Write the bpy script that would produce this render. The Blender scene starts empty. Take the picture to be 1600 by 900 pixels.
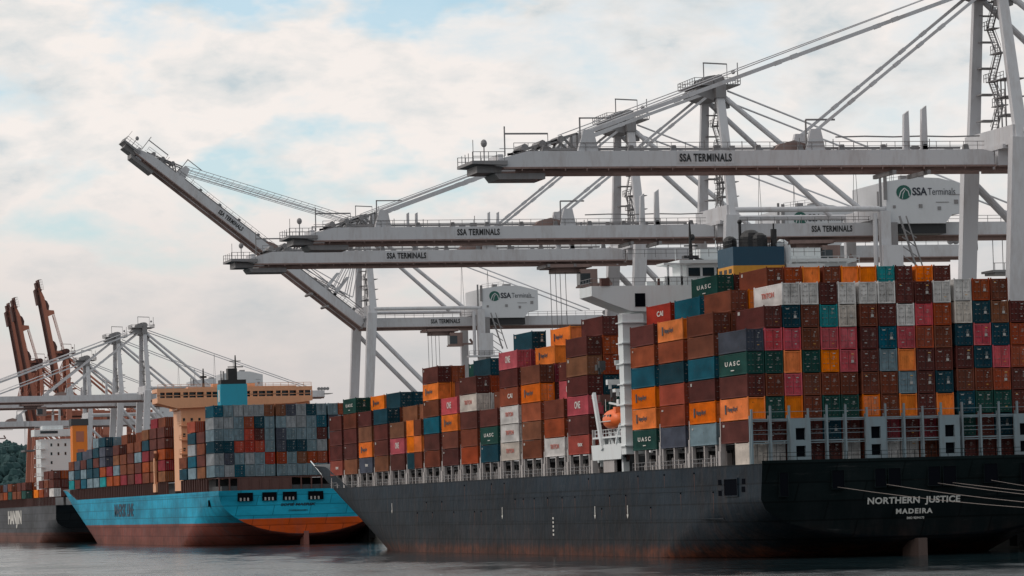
import bpy, bmesh, math, random
from mathutils import Vector, Matrix
random.seed(7)
SC = bpy.context.scene
COL = SC.collection
R = math.radians

# ------------------------------------------------------------------ camera
cam = bpy.data.objects.new('camera', bpy.data.cameras.new('camera')); COL.objects.link(cam)
r = Vector((0.97175874, -0.23451008, -0.02626725)); u = Vector((0.01240978, -0.06037267, 0.99809876)); f = Vector((0.23565004, 0.97023717, 0.05575745))
M = Matrix((r, u, -f)).transposed().to_4x4(); M.translation = Vector((-146.8, -479.4, 7.31))
cam.matrix_world = M
cam.data.sensor_width = 36; cam.data.lens = 36 * 6160.5 / 1600
cam.data.clip_start = 1; cam.data.clip_end = 20000
SC.camera = cam

# ------------------------------------------------------------------ view, world, sun
SC.view_settings.view_transform = 'Standard'; SC.view_settings.look = 'None'
SC.view_settings.exposure = 0.0; SC.view_settings.gamma = 1.0
SUN_EL, SUN_AZ = R(40), math.atan2(-0.93, 0.20)       # azimuth from +Y towards +X
world = bpy.data.worlds.new('World'); SC.world = world; world.use_nodes = True
nt = world.node_tree; nt.nodes.clear()
class NG:
    def __init__(s, t): s.t = t
    def n(s, typ, **kw):
        nd = s.t.nodes.new(typ)
        for k, v in kw.items():
            if k.startswith('i_'):
                key = k[2:]; key = int(key) if key.isdigit() else key.replace('_', ' ')
                if isinstance(v, bpy.types.NodeSocket): s.t.links.new(v, nd.inputs[key])
                else: nd.inputs[key].default_value = v
            else: setattr(nd, k, v)
        return nd
    def l(s, a, b): s.t.links.new(a, b)
    def math(s, op, a, b=None, c=None, clamp=False):
        nd = s.t.nodes.new('ShaderNodeMath'); nd.operation = op; nd.use_clamp = clamp
        for i, v in enumerate((a, b, c)):
            if v is None: continue
            if isinstance(v, bpy.types.NodeSocket): s.t.links.new(v, nd.inputs[i])
            else: nd.inputs[i].default_value = v
        return nd.outputs[0]
    def ramp(s, fac, stops, interp='LINEAR'):
        nd = s.t.nodes.new('ShaderNodeValToRGB'); s.t.links.new(fac, nd.inputs[0]); e = nd.color_ramp.elements
        nd.color_ramp.interpolation = interp
        while len(e) < len(stops): e.new(0.5)
        for el, (p, c) in zip(e, stops):
            el.position = p; el.color = (c, c, c, 1) if isinstance(c, (int, float)) else (*c[:3], 1)
        return nd.outputs[0]
    def mix(s, fac, a, b, blend='MIX'):
        nd = s.t.nodes.new('ShaderNodeMix'); nd.data_type = 'RGBA'; nd.blend_type = blend
        for k, v in ((0, fac), (6, a), (7, b)):
            if isinstance(v, bpy.types.NodeSocket): s.t.links.new(v, nd.inputs[k])
            else: nd.inputs[k].default_value = v if not isinstance(v, tuple) else (*v[:3], 1)
        return nd.outputs[2]
g = NG(nt)
tc = g.n('ShaderNodeTexCoord').outputs['Generated']
sky = g.n('ShaderNodeTexSky', sky_type='NISHITA', sun_disc=False, sun_elevation=SUN_EL, sun_rotation=SUN_AZ % (2 * math.pi), air_density=1.0, dust_density=1.5, ozone_density=1.5)
bg_sky = g.n('ShaderNodeBackground', i_Color=sky.outputs[0], i_Strength=0.13)
mp = g.n('ShaderNodeMapping', i_Vector=tc, i_Scale=(1, 1, 2.2), i_Rotation=(0, R(4), 0)).outputs[0]
n1 = g.n('ShaderNodeTexNoise', i_Vector=mp, i_Scale=11.0, i_Detail=8.0, i_Roughness=0.58, i_Distortion=0.25).outputs[0]
n2 = g.n('ShaderNodeTexNoise', i_Vector=mp, i_Scale=30.0, i_Detail=6.0, i_Roughness=0.55, i_Distortion=0.2).outputs[0]
n4 = g.n('ShaderNodeTexNoise', i_Vector=mp, i_Scale=70.0, i_Detail=6.0, i_Roughness=0.55, i_Distortion=0.3).outputs[0]
n3 = g.n('ShaderNodeTexNoise', i_Vector=mp, i_Scale=5.0, i_Detail=3.0, i_Roughness=0.5).outputs[0]
wv = g.n('ShaderNodeTexNoise', i_Vector=mp, i_Scale=16.0, i_Detail=5.0, i_Roughness=0.6).outputs['Color']
wv = g.n('ShaderNodeVectorMath', operation='MULTIPLY', i_0=g.n('ShaderNodeVectorMath', operation='SUBTRACT', i_0=wv, i_1=(0.5, 0.5, 0.5)).outputs[0], i_1=(0.16, 0.16, 0.05)).outputs[0]
tw = g.n('ShaderNodeVectorMath', operation='ADD', i_0=tc, i_1=wv).outputs[0]
# thin openings in the overcast: each a soft region of the dome broken up by noise
open_ = None
for (d, rad, amt) in (((0.1186, 0.9863, 0.1100), 0.022, 0.55), ((0.183, 0.9800, 0.0885), 0.018, 0.75), ((0.206, 0.975, 0.0800), 0.021, 0.75),
                      ((0.2751, 0.9538, 0.1300), 0.055, 0.42), ((0.112, 0.9893, 0.0887), 0.016, 0.45), ((0.133, 0.9886, 0.0700), 0.018, 0.35),
                      ((0.213, 0.9672, 0.1300), 0.022, 0.9), ((0.335, 0.9389, 0.1112), 0.050, 0.22), ((0.16, 0.98, 0.135), 0.02, 0.7)):
    sub = g.n('ShaderNodeVectorMath', operation='SUBTRACT', i_0=tw, i_1=d).outputs[0]
    sc_ = g.n('ShaderNodeVectorMath', operation='MULTIPLY', i_0=sub, i_1=(0.6, 0.6, 1.7)).outputs[0]
    ln = g.n('ShaderNodeVectorMath', operation='LENGTH', i_0=sc_).outputs['Value']
    v = g.math('MULTIPLY', g.math('SUBTRACT', 1.0, g.math('DIVIDE', ln, rad), clamp=True), amt)
    open_ = v if open_ is None else g.math('MAXIMUM', open_, v)
gap = g.math('ADD', g.math('MULTIPLY', open_, 0.9), g.math('MULTIPLY', g.math('SUBTRACT', n1, 0.5), 1.5))
gap = g.math('ADD', gap, g.math('MULTIPLY', g.math('SUBTRACT', n2, 0.5), 0.9))
gapf = g.ramp(gap, [(0.12, 0.0), (0.50, 1.0)])
cl = g.math('ADD', g.math('MULTIPLY', n1, 0.36), g.math('ADD', g.math('MULTIPLY', n2, 0.36), g.math('ADD', g.math('MULTIPLY', n3, 0.12), g.math('MULTIPLY', n4, 0.16))))
sep = g.n('ShaderNodeSeparateXYZ', i_0=tc)
hi = g.ramp(sep.outputs[2], [(0.03, 0.25), (0.085, 1.0)])
cl = g.math('ADD', 0.505, g.math('MULTIPLY', g.math('SUBTRACT', cl, 0.495), hi))
cloudcol = g.ramp(cl, [(0.41, (0.52, 0.61, 0.66)), (0.47, (0.74, 0.75, 0.75)), (0.53, (0.90, 0.85, 0.82))])
sep = g.n('ShaderNodeSeparateXYZ', i_0=tc)
# an overcast dome is brighter towards the veiled sun and dimmer behind the viewer
sunw = g.n('ShaderNodeVectorMath', operation='DOT_PRODUCT', i_0=tc, i_1=(-0.80, 0.55, 0.25)).outputs['Value']
dome = g.ramp(g.math('ADD', g.math('MULTIPLY', sunw, 0.5), 0.5), [(0.0, (0.50, 0.57, 0.63)), (0.42, (0.66, 0.72, 0.76)), (0.62, (1.0, 1.0, 1.0)), (1.0, (1.10, 1.07, 1.03))])
low = g.ramp(sep.outputs[2], [(0.0, (0.68, 0.67, 0.68)), (0.03, (0.74, 0.725, 0.73)), (0.06, (0.86, 0.855, 0.86)), (0.09, (1, 1, 1))])
cc = g.mix(1.0, g.mix(1.0, cloudcol, low, 'MULTIPLY'), dome, 'MULTIPLY')
bg_cl = g.n('ShaderNodeBackground', i_Color=cc, i_Strength=1.0)
thin = g.n('ShaderNodeAddShader', i_0=bg_sky.outputs[0], i_1=g.n('ShaderNodeBackground', i_Color=(0.08, 0.18, 0.22, 1), i_Strength=1.0).outputs[0])
mx = g.n('ShaderNodeMixShader', i_0=g.math('MULTIPLY', gapf, 0.8), i_1=bg_cl.outputs[0], i_2=thin.outputs[0])
g.n('ShaderNodeOutputWorld', i_Surface=mx.outputs[0])

sun = bpy.data.objects.new('sun', bpy.data.lights.new('sun', 'SUN')); COL.objects.link(sun)
sun.data.energy = 1.0; sun.data.angle = R(12); sun.data.color = (1.0, 0.95, 0.9)
sd = Vector((math.sin(SUN_AZ) * math.cos(SUN_EL), math.cos(SUN_AZ) * math.cos(SUN_EL), math.sin(SUN_EL)))
sun.rotation_euler = sd.to_track_quat('Z', 'Y').to_euler()

# ------------------------------------------------------------------ materials
MATS = {}
def mat(name, col, rough=0.5, dirt=0.25, dirtcol=(0.05, 0.035, 0.03), scale=0.5, metal=0.0, spec=0.5, stretch=(1, 1, 0.25), var=0.0):
    """painted steel with vertical streaks of grime; col is the paint's own colour"""
    if name in MATS: return MATS[name]
    m = bpy.data.materials.new(name); m.use_nodes = True; t = NG(m.node_tree); m.node_tree.nodes.clear()
    co = t.n('ShaderNodeTexCoord').outputs['Object']
    oi = t.n('ShaderNodeObjectInfo').outputs['Random']
    off = t.n('ShaderNodeVectorMath', operation='ADD', i_0=co, i_1=t.n('ShaderNodeCombineXYZ', i_0=t.math('MULTIPLY', oi, 91.0), i_1=t.math('MULTIPLY', oi, 37.0)).outputs[0]).outputs[0]
    mpp = t.n('ShaderNodeMapping', i_Vector=off, i_Scale=stretch).outputs[0]
    nz = t.n('ShaderNodeTexNoise', i_Vector=mpp, i_Scale=scale, i_Detail=7.0, i_Roughness=0.65).outputs[0]
    nf = t.n('ShaderNodeTexNoise', i_Vector=mpp, i_Scale=scale * 6, i_Detail=4.0, i_Roughness=0.6).outputs[0]
    fac = t.ramp(t.math('ADD', t.math('MULTIPLY', nz, 0.65), t.math('MULTIPLY', nf, 0.35)), [(0.48, 0.0), (0.72, 1.0)])
    base = (*col, 1)
    if var:
        hs = t.n('ShaderNodeHueSaturation', i_Color=base)
        t.l(t.math('ADD', 1 - 2 * var, t.math('MULTIPLY', oi, 3.4 * var)), hs.inputs['Value'])
        t.l(t.math('ADD', 0.5 - var * 0.05, t.math('MULTIPLY', t.math('FRACT', t.math('MULTIPLY', oi, 7.31)), var * 0.1)), hs.inputs['Hue'])
        t.l(t.math('ADD', 1 - var * .8, t.math('MULTIPLY', t.math('FRACT', t.math('MULTIPLY', oi, 13.7)), var * 1.2)), hs.inputs['Saturation'])
        base = hs.outputs[0]
    if var:
        big = t.n('ShaderNodeTexNoise', i_Vector=t.n('ShaderNodeMapping', i_Vector=off, i_Scale=(1, 0.16, 0.5)).outputs[0], i_Scale=1.1, i_Detail=3.0).outputs[0]
        base = t.mix(1.0, base, t.ramp(big, [(0.30, 0.66), (0.70, 1.18)]), 'MULTIPLY')
        rs = t.n('ShaderNodeTexNoise', i_Vector=t.n('ShaderNodeMapping', i_Vector=off, i_Scale=(1, 1, 0.5)).outputs[0], i_Scale=2.6, i_Detail=6.0, i_Roughness=0.7).outputs[0]
        base = t.mix(t.math('MULTIPLY', t.ramp(rs, [(0.60, 0.0), (0.70, 1.0)]), 0.6), base, (0.085, 0.040, 0.028))
    c = t.mix(t.math('MULTIPLY', fac, dirt), base, dirtcol)
    bs = t.n('ShaderNodeBsdfPrincipled', i_Metallic=metal, i_Roughness=rough)
    bs.inputs['Specular IOR Level'].default_value = spec
    t.l(c, bs.inputs['Base Color'])
    t.l(t.math('ADD', rough - 0.08, t.math('MULTIPLY', nf, 0.2)), bs.inputs['Roughness'])
    t.n('ShaderNodeOutputMaterial', i_Surface=bs.outputs[0])
    MATS[name] = m
    return m

CRANE_W = mat('crane_grey_paint', (0.58, 0.58, 0.60), 0.55, 0.42, (0.26, 0.18, 0.14), 0.35, spec=0.3)
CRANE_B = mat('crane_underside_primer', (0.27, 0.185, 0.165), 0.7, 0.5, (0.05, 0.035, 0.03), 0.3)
CRANE_D = mat('crane_fittings', (0.24, 0.235, 0.24), 0.6, 0.4, (0.14, 0.07, 0.05), 0.6)
HOUSE_W = mat('machinery_house_paint', (0.60, 0.61, 0.63), 0.5, 0.12, (0.25, 0.22, 0.2), 0.3)
CABLE = mat('cable_steel', (0.12, 0.12, 0.125), 0.5, 0.1)
BLACK = mat('black_paint', (0.018, 0.018, 0.02), 0.5, 0.1)
SHADEIN = mat('opening_shade_black', (0.006, 0.007, 0.010), 0.9, 0.0, spec=0.0)  # matt black, the shade inside openings put into the colour
GREEN = mat('sign_green', (0.012, 0.10, 0.075), 0.5, 0.0)
RUSTR = mat('rust_red_crane_paint', (0.42, 0.155, 0.10), 0.7, 0.3, (0.06, 0.03, 0.025), 0.15)
RUSTD = mat('rust_dark_steel', (0.11, 0.05, 0.042), 0.8, 0.4)
SHIPW = mat('ship_white_paint', (0.72, 0.76, 0.77), 0.4, 0.18, (0.35, 0.2, 0.13), 0.25)
SHIPG = mat('lashing_grey_paint', (0.20, 0.26, 0.29), 0.5, 0.45, (0.14, 0.07, 0.05), 0.35)
POSTG = mat('post_grey_paint', (0.42, 0.39, 0.38), 0.55, 0.55, (0.14, 0.08, 0.06), 0.5)
DECKD = mat('deck_dark_steel', (0.05, 0.055, 0.06), 0.7, 0.4, (0.09, 0.05, 0.04), 0.5)
RAILW = mat('rail_paint', (0.20, 0.20, 0.21), 0.5, 0.2)
CREAM = mat('cream_superstructure_paint', (0.82, 0.41, 0.225), 0.5, 0.25, (0.30, 0.14, 0.08), 0.2)
GLASS = mat('dark_window_glass', (0.015, 0.025, 0.03), 0.12, 0.0, spec=0.8)
BLUEF = mat('funnel_blue_paint', (0.006, 0.060, 0.11), 0.5, 0.1)
CYANF = mat('funnel_light_blue_paint', (0.02, 0.36, 0.50), 0.5, 0.1)
YELF = mat('funnel_yellow_paint', (0.70, 0.32, 0.03), 0.5, 0.15)
ORGF = mat('bright_orange_paint', (0.80, 0.22, 0.02), 0.5, 0.15)
LIFEB = mat('lifeboat_orange', (0.90, 0.17, 0.035), 0.45, 0.1)
WTXT = mat('white_lettering', (0.66, 0.64, 0.60), 0.5, 0.25, (0.3, 0.2, 0.15), 1.5)
RTXT = mat('red_lettering', (0.55, 0.05, 0.03), 0.5, 0.1)
KTXT = mat('dark_lettering', (0.02, 0.025, 0.04), 0.5, 0.1)
ROPE = mat('mooring_rope', (0.26, 0.22, 0.20), 0.8, 0.2)
BAR = mat('door_bar_steel', (0.22, 0.19, 0.18), 0.5, 0.4, (0.10, 0.05, 0.04), 3.0)
CONC = mat('quay_concrete', (0.28, 0.27, 0.25), 0.85, 0.4, (0.12, 0.11, 0.1), 0.3)
RUBBER = mat('fender_rubber', (0.02, 0.02, 0.02), 0.8, 0.1)

# container paints: their own colour, with a slight can-to-can variation
PAINT = {
 'maroon': (0.120, 0.034, 0.028), 'brown': (0.185, 0.052, 0.028), 'redbrown': (0.33, 0.064, 0.022), 'tan': (0.22, 0.085, 0.042),
 'orange': (0.82, 0.195, 0.018), 'pink': (0.56, 0.085, 0.105), 'white': (0.66, 0.63, 0.61), 'cream': (0.62, 0.55, 0.49),
 'blue': (0.006, 0.105, 0.155), 'navy': (0.008, 0.055, 0.080), 'teal': (0.015, 0.27, 0.29), 'green': (0.014, 0.070, 0.058),
 'slate': (0.075, 0.085, 0.115), 'greyblue': (0.19, 0.27, 0.31), 'red': (0.42, 0.05, 0.025), 'crimson': (0.24, 0.03, 0.045),
 'salmon': (0.36, 0.075, 0.050), 'grey': (0.32, 0.34, 0.36), 'purple': (0.20, 0.13, 0.24), 'mint': (0.03, 0.25, 0.15)}
PNAME = {'maroon': 'maroon', 'brown': 'brown', 'redbrown': 'rusty red-brown', 'tan': 'tan-brown', 'orange': 'bright orange', 'pink': 'pink', 'white': 'white',
 'cream': 'cream', 'blue': 'blue', 'navy': 'navy', 'teal': 'turquoise', 'green': 'dark green', 'slate': 'slate grey', 'greyblue': 'pale grey-blue', 'red': 'red',
 'crimson': 'crimson', 'salmon': 'salmon red', 'grey': 'grey', 'purple': 'purple', 'mint': 'mint green'}
def paint(k):
    v = PAINT[k]; return mat('container_paint_' + k, v, 0.75, 0.34, tuple(0.45 * a + b for a, b in zip(v, (0.03, 0.02, 0.018))), 0.9, var=0.09, spec=0.12)

# ------------------------------------------------------------------ mesh helpers
class MB:
    def __init__(s): s.v = []; s.f = []; s.m = []
    def add(s, vs, fs, mi=0):
        o = len(s.v); s.v += [tuple(v) for v in vs]
        for fc in fs: s.f.append(tuple(i + o for i in fc)); s.m.append(mi)
        return s
    def box(s, x0, x1, y0, y1, z0, z1, mi=0):
        vs = [(x0, y0, z0), (x1, y0, z0), (x1, y1, z0), (x0, y1, z0), (x0, y0, z1), (x1, y0, z1), (x1, y1, z1), (x0, y1, z1)]
        return s.add(vs, [(0, 3, 2, 1), (4, 5, 6, 7), (0, 1, 5, 4), (1, 2, 6, 5), (2, 3, 7, 6), (3, 0, 4, 7)], mi)
    def beam(s, a, b, w, h=None, mi=0, w2=None, h2=None):
        a = Vector(a); b = Vector(b); h = h or w; w2 = w2 or w; h2 = h2 or h; d = (b - a).normalized()
        up = Vector((0, 0, 1)) if abs(d.z) < 0.95 else Vector((1, 0, 0))
        x = d.cross(up).normalized(); y = x.cross(d).normalized()
        vs = [a + x * i * w / 2 + y * j * h / 2 for i, j in ((-1, -1), (1, -1), (1, 1), (-1, 1))] + [b + x * i * w2 / 2 + y * j * h2 / 2 for i, j in ((-1, -1), (1, -1), (1, 1), (-1, 1))]
        return s.add(vs, [(0, 1, 2, 3), (7, 6, 5, 4), (0, 4, 5, 1), (1, 5, 6, 2), (2, 6, 7, 3), (3, 7, 4, 0)], mi)
    def tube(s, a, b, r, n=8, mi=0, r2=None):
        a = Vector(a); b = Vector(b); r2 = r if r2 is None else r2; d = (b - a).normalized()
        up = Vector((0, 0, 1)) if abs(d.z) < 0.95 else Vector((1, 0, 0))
        x = d.cross(up).normalized(); y = x.cross(d).normalized()
        vs = [a + (x * math.cos(t) + y * math.sin(t)) * r for t in [2 * math.pi * i / n for i in range(n)]] + [b + (x * math.cos(t) + y * math.sin(t)) * r2 for t in [2 * math.pi * i / n for i in range(n)]]
        fs = [(i, (i + 1) % n, n + (i + 1) % n, n + i) for i in range(n)] + [tuple(range(n))[::-1], tuple(range(n, 2 * n))]
        return s.add(vs, fs, mi)
    def path(s, pts, r, n=6, mi=0):
        for a, b in zip(pts[:-1], pts[1:]): s.tube(a, b, r, n, mi)
        return s
    def prism(s, poly, y0, y1, mi=0, axis='y'):
        n = len(poly)
        if axis == 'y': vs = [(x, y0, z) for x, z in poly] + [(x, y1, z) for x, z in poly]
        elif axis == 'x': vs = [(y0, x, z) for x, z in poly] + [(y1, x, z) for x, z in poly]
        else: vs = [(x, z, y0) for x, z in poly] + [(x, z, y1) for x, z in poly]
        return s.add(vs, [tuple(range(n))[::-1], tuple(range(n, 2 * n))] + [(i, (i + 1) % n, n + (i + 1) % n, n + i) for i in range(n)], mi)
    def sphere(s, c, rx, ry, rz, nu=12, nv=8, mi=0):
        vs = [(c[0] + rx * math.cos(2 * math.pi * i / nu) * math.sin(math.pi * j / nv), c[1] + ry * math.sin(2 * math.pi * i / nu) * math.sin(math.pi * j / nv), c[2] + rz * math.cos(math.pi * j / nv)) for j in range(nv + 1) for i in range(nu)]
        return s.add(vs, [(j * nu + i, (j + 1) * nu + i, (j + 1) * nu + (i + 1) % nu, j * nu + (i + 1) % nu) for j in range(nv) for i in range(nu)], mi)
    def rail(s, a, b, h=1.1, step=2.0, r=0.035, mi=0):
        a = Vector(a); b = Vector(b); n = max(1, round((b - a).length / step))
        for i in range(n + 1):
            p = a.lerp(b, i / n); s.beam(p, p + Vector((0, 0, h)), 2 * r, mi=mi)
        for k in (0.5, 1.0): s.beam(a + Vector((0, 0, h * k)), b + Vector((0, 0, h * k)), 2 * r, mi=mi)
        return s
    def mesh(s, name, mats, smooth=False, fix=True):
        me = bpy.data.meshes.new(name); me.from_pydata(s.v, [], s.f)
        for m in (mats if isinstance(mats, (list, tuple)) else [mats]): me.materials.append(m)
        me.polygons.foreach_set('material_index', s.m)
        if fix:
            bm = bmesh.new(); bm.from_mesh(me); bmesh.ops.recalc_face_normals(bm, faces=bm.faces); bm.to_mesh(me); bm.free()
        if smooth: me.polygons.foreach_set('use_smooth', [True] * len(me.polygons))
        me.update(); return me
    def build(s, name, mats, parent=None, loc=(0, 0, 0), smooth=False, rot=(0, 0, 0)):
        return link(name, s.mesh(name, mats, smooth), parent, loc, rot)
def link(name, me, parent=None, loc=(0, 0, 0), rot=(0, 0, 0)):
    o = bpy.data.objects.new(name, me); COL.objects.link(o); o.parent = parent; o.location = loc; o.rotation_euler = rot
    return o
def tag(o, label=None, cat=None, group=None, kind=None):
    if label: o['label'] = label
    if cat: o['category'] = cat
    if group: o['group'] = group
    if kind: o['kind'] = kind
    return o
def thing(name, loc, label, cat, group=None, rz=0):
    o = bpy.data.objects.new(name, None); COL.objects.link(o); o.location = loc; o.rotation_euler = (0, 0, rz); o.empty_display_size = 1
    return tag(o, label, cat, group)

TXT = {}
def text_mesh(s, size, m, bold=0.0, depth=0.02, width=None, shear=0.0, space=1.0):
    key = (s, size, m.name, bold, width)
    if key in TXT: return TXT[key]
    cu = bpy.data.curves.new('lettering', 'FONT'); cu.body = s; cu.size = size; cu.align_x = 'CENTER'; cu.align_y = 'CENTER'; cu.extrude = depth; cu.offset = bold; cu.shear = shear; cu.space_character = space
    cu.resolution_u = 3
    o = bpy.data.objects.new('t', cu); COL.objects.link(o); bpy.context.view_layer.update()
    me = bpy.data.meshes.new_from_object(o.evaluated_get(bpy.context.evaluated_depsgraph_get()))
    bpy.data.objects.remove(o)
    if width:
        xs = [v.co.x for v in me.vertices]; w = max(xs) - min(xs); c = (max(xs) + min(xs)) / 2
        for v in me.vertices: v.co.x = (v.co.x - c) * width / w
    me.name = 'lettering'; me.materials.clear(); me.materials.append(m); TXT[key] = me
    return me
FACE_AFT = (R(90), 0, 0)            # reads left to right for someone looking towards +Y
FACE_PORT = (R(90), 0, R(-90))      # reads left to right for someone looking towards +X

# ------------------------------------------------------------------ water, quay, hill
def water():
    m = bpy.data.materials.new('harbour_water'); m.use_nodes = True; t = NG(m.node_tree); m.node_tree.nodes.clear()
    co = t.n('ShaderNodeTexCoord').outputs['Object']
    rotm = t.n('ShaderNodeMapping', i_Vector=co, i_Rotation=(0, 0, R(14))).outputs[0]
    def nz(sx_, sy_, det, ro): return t.n('ShaderNodeTexNoise', i_Vector=t.n('ShaderNodeMapping', i_Vector=rotm, i_Scale=(sx_, sy_, 1)).outputs[0], i_Scale=1.0, i_Detail=det, i_Roughness=ro).outputs[0]
    swell = nz(0.11, 0.16, 3.0, 0.5); chop = nz(0.7, 0.8, 5.0, 0.65); patch = nz(0.022, 0.016, 6.0, 0.68); fine = nz(0.16, 0.045, 5.0, 0.7)
    wp = t.n('ShaderNodeSeparateXYZ', i_0=co)
    # distance outside the line of the ships' port sides
    d1 = t.math('MAXIMUM', t.math('MULTIPLY', t.math('ADD', wp.outputs[0], 20.0), -1.0), t.math('MULTIPLY', t.math('ADD', wp.outputs[1], 78.0), -1.0))
    edge = t.math('ADD', t.math('DIVIDE', d1, 22.0), t.math('MULTIPLY', t.math('SUBTRACT', t.math('ADD', t.math('MULTIPLY', fine, 0.6), t.math('MULTIPLY', patch, 0.4)), 0.5), 4.0), clamp=True)
    calm0 = t.ramp(t.math('ADD', t.math('MULTIPLY', patch, 0.55), t.math('MULTIPLY', fine, 0.45)), [(0.42, 0.08), (0.50, 0.5), (0.57, 1.0)])
    calm = t.math('ADD', t.math('MULTIPLY', calm0, 0.2), t.math('MULTIPLY', edge, t.math('ADD', 0.25, t.math('MULTIPLY', calm0, 0.65))))
    b1 = t.n('ShaderNodeBump', i_Height=swell, i_Distance=0.45, i_Strength=0.8)
    b2 = t.n('ShaderNodeBump', i_Height=chop, i_Distance=0.34, i_Normal=b1.outputs[0]); t.l(calm, b2.inputs['Strength'])
    bs = t.n('ShaderNodeBsdfPrincipled', i_Base_Color=(0.012, 0.028, 0.034, 1), i_IOR=1.333, i_Normal=b2.outputs[0])
    t.l(t.math('ADD', 0.04, t.math('MULTIPLY', calm, 0.24)), bs.inputs['Roughness'])
    t.n('ShaderNodeOutputMaterial', i_Surface=bs.outputs[0])
    o = MB().add([(-6000, -2500, 0), (6000, -2500, 0), (6000, 9000, 0), (-6000, 9000, 0)], [(0, 1, 2, 3)]).build('harbour_water', m)
    tag(o, kind='structure')
water()
QX = 46.6; QZ = 4.4
q = MB().box(QX, 420, -500, 1900, -6, QZ)
tag(q.build('quay', CONC), kind='structure')
for i in range(60):
    y = -150 + i * 22
    fe = MB().box(QX - 1.3, QX, y - 1.2, y + 1.2, 1.0, 3.9); fe.box(QX - 1.55, QX - 1.303, y - 1.5, y + 1.5, 0.4, 4.1)
    if i % 4 == 0 and y > -60: tag(fe.build('quay_fender', RUBBER), 'black rubber fender on the face of the quay behind the ships', 'fender', 'fenders along the quay')

def hill():
    random.seed(3)
    def ztop(x): return 66 + 9 * math.sin(x * 0.021 + 1) + 5 * math.sin(x * 0.06) - max(0, x - 245) * 0.30
    nx, ny = 60, 10; vs = []; fs = []
    for j in range(ny + 1):
        for i in range(nx + 1):
            x = 80 + i * 8; v = math.sin(math.pi * j / ny)
            vs.append((x, 2900 + j * 30, -1 + max(2, ztop(x)) * v ** 0.7 + random.uniform(-1, 1)))
    for j in range(ny):
        for i in range(nx): fs.append((j * (nx + 1) + i, j * (nx + 1) + i + 1, (j + 1) * (nx + 1) + i + 1, (j + 1) * (nx + 1) + i))
    HM = mat('hill_soil', (0.03, 0.045, 0.03), 0.9, 0.3, scale=0.05)
    tag(MB().add(vs, fs).build('hill', HM), kind='structure')
    wd = MB()
    for k in range(2600):
        i = random.uniform(0, nx); j = random.uniform(0.6, 5.6); x = 80 + i * 8
        v = math.sin(math.pi * j / ny); z = -1 + max(2, ztop(x)) * v ** 0.7
        s_ = random.uniform(2.5, 6.5)
        n0 = len(wd.v); wd.sphere((x, 2900 + j * 30, z + s_ * 0.5), s_, s_, s_ * random.uniform(0.9, 1.6), 7, 5)
        for q_ in range(n0, len(wd.v)):
            a = wd.v[q_]; wd.v[q_] = (a[0] + random.uniform(-.9, .9), a[1] + random.uniform(-.9, .9), a[2] + random.uniform(-.9, .9))
    wm = mat('haze_tinted_foliage', (0.022, 0.062, 0.062), 0.9, 0.7, (0.010, 0.035, 0.042), 0.12, stretch=(1, 1, 1))  # bluish haze of the distance is mixed into the leaf colour
    tag(wd.build('hillside_wood', wm), 'dark green wooded hillside beyond the harbour at far left', 'woodland', kind='stuff')
hill()

# ------------------------------------------------------------------ containers
CW, CH, CL = 2.35, 2.77, 12.19
def corrugate(mb, axis, c, t0, t1, z0, z1, d, pitch=0.28, mi=0):
    n = int((t1 - t0) / pitch); p = (t1 - t0) / n; pts = []
    for i in range(n):
        a = t0 + i * p; pts += [(a, 0), (a + p * 0.3, 0), (a + p * 0.5, d), (a + p * 0.8, d)]
    pts.append((t1, 0)); vs = []
    for t, o in pts:
        for z in (z0, z1): vs.append((c + o, t, z) if axis == 'x' else (t, c + o, z))
    mb.add(vs, [(2 * i, 2 * i + 2, 2 * i + 3, 2 * i + 1) for i in range(len(pts) - 1)], mi)
def container_body(L=CL):
    mb = MB(); h = CW / 2; P = 0.15
    for x in (-h, h - P):
        for y in (0, L - P): mb.box(x, x + P, y, y + P, 0, 2.892)      # corner posts with their castings carry the box above
        mb.box(x + 0.01, x + P - 0.01, P, L - P, 0.0, 0.17); mb.box(x + 0.02, x + P - 0.02, P, L - P, CH - 0.12, CH - 0.01)
    for y in (0, L - P):
        mb.box(-h + P, h - P, y + 0.01, y + P - 0.01, 0, 0.15); mb.box(-h + P, h - P, y + 0.01, y + P - 0.01, CH - 0.13, CH - 0.01)
    corrugate(mb, 'x', -h + 0.03, P, L - P, 0.17, CH - 0.12, 0.045); corrugate(mb, 'x', h - 0.03, P, L - P, 0.17, CH - 0.12, -0.045)
    corrugate(mb, 'y', L - 0.03, -h + P, h - P, 0.15, CH - 0.13, -0.045)
    mb.add([(-h + 0.1, 0.1, CH - 0.04), (h - 0.1, 0.1, CH - 0.04), (h - 0.1, L - 0.1, CH - 0.04), (-h + 0.1, L - 0.1, CH - 0.04)], [(0, 1, 2, 3)])
    mb.add([(-h + 0.1, 0.1, 0.05), (h - 0.1, 0.1, 0.05), (h - 0.1, L - 0.1, 0.05), (-h + 0.1, L - 0.1, 0.05)], [(0, 3, 2, 1)])
    return mb
DECAL = mat('door_decal', (0.42, 0.40, 0.38), 0.6, 0.3, (0.2, 0.15, 0.1), 4.0)
YDEC = mat('yellow_door_decal', (0.70, 0.36, 0.06), 0.6, 0.2)
GASK = mat('door_gasket', (0.02, 0.018, 0.018), 0.8, 0.0)
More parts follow.
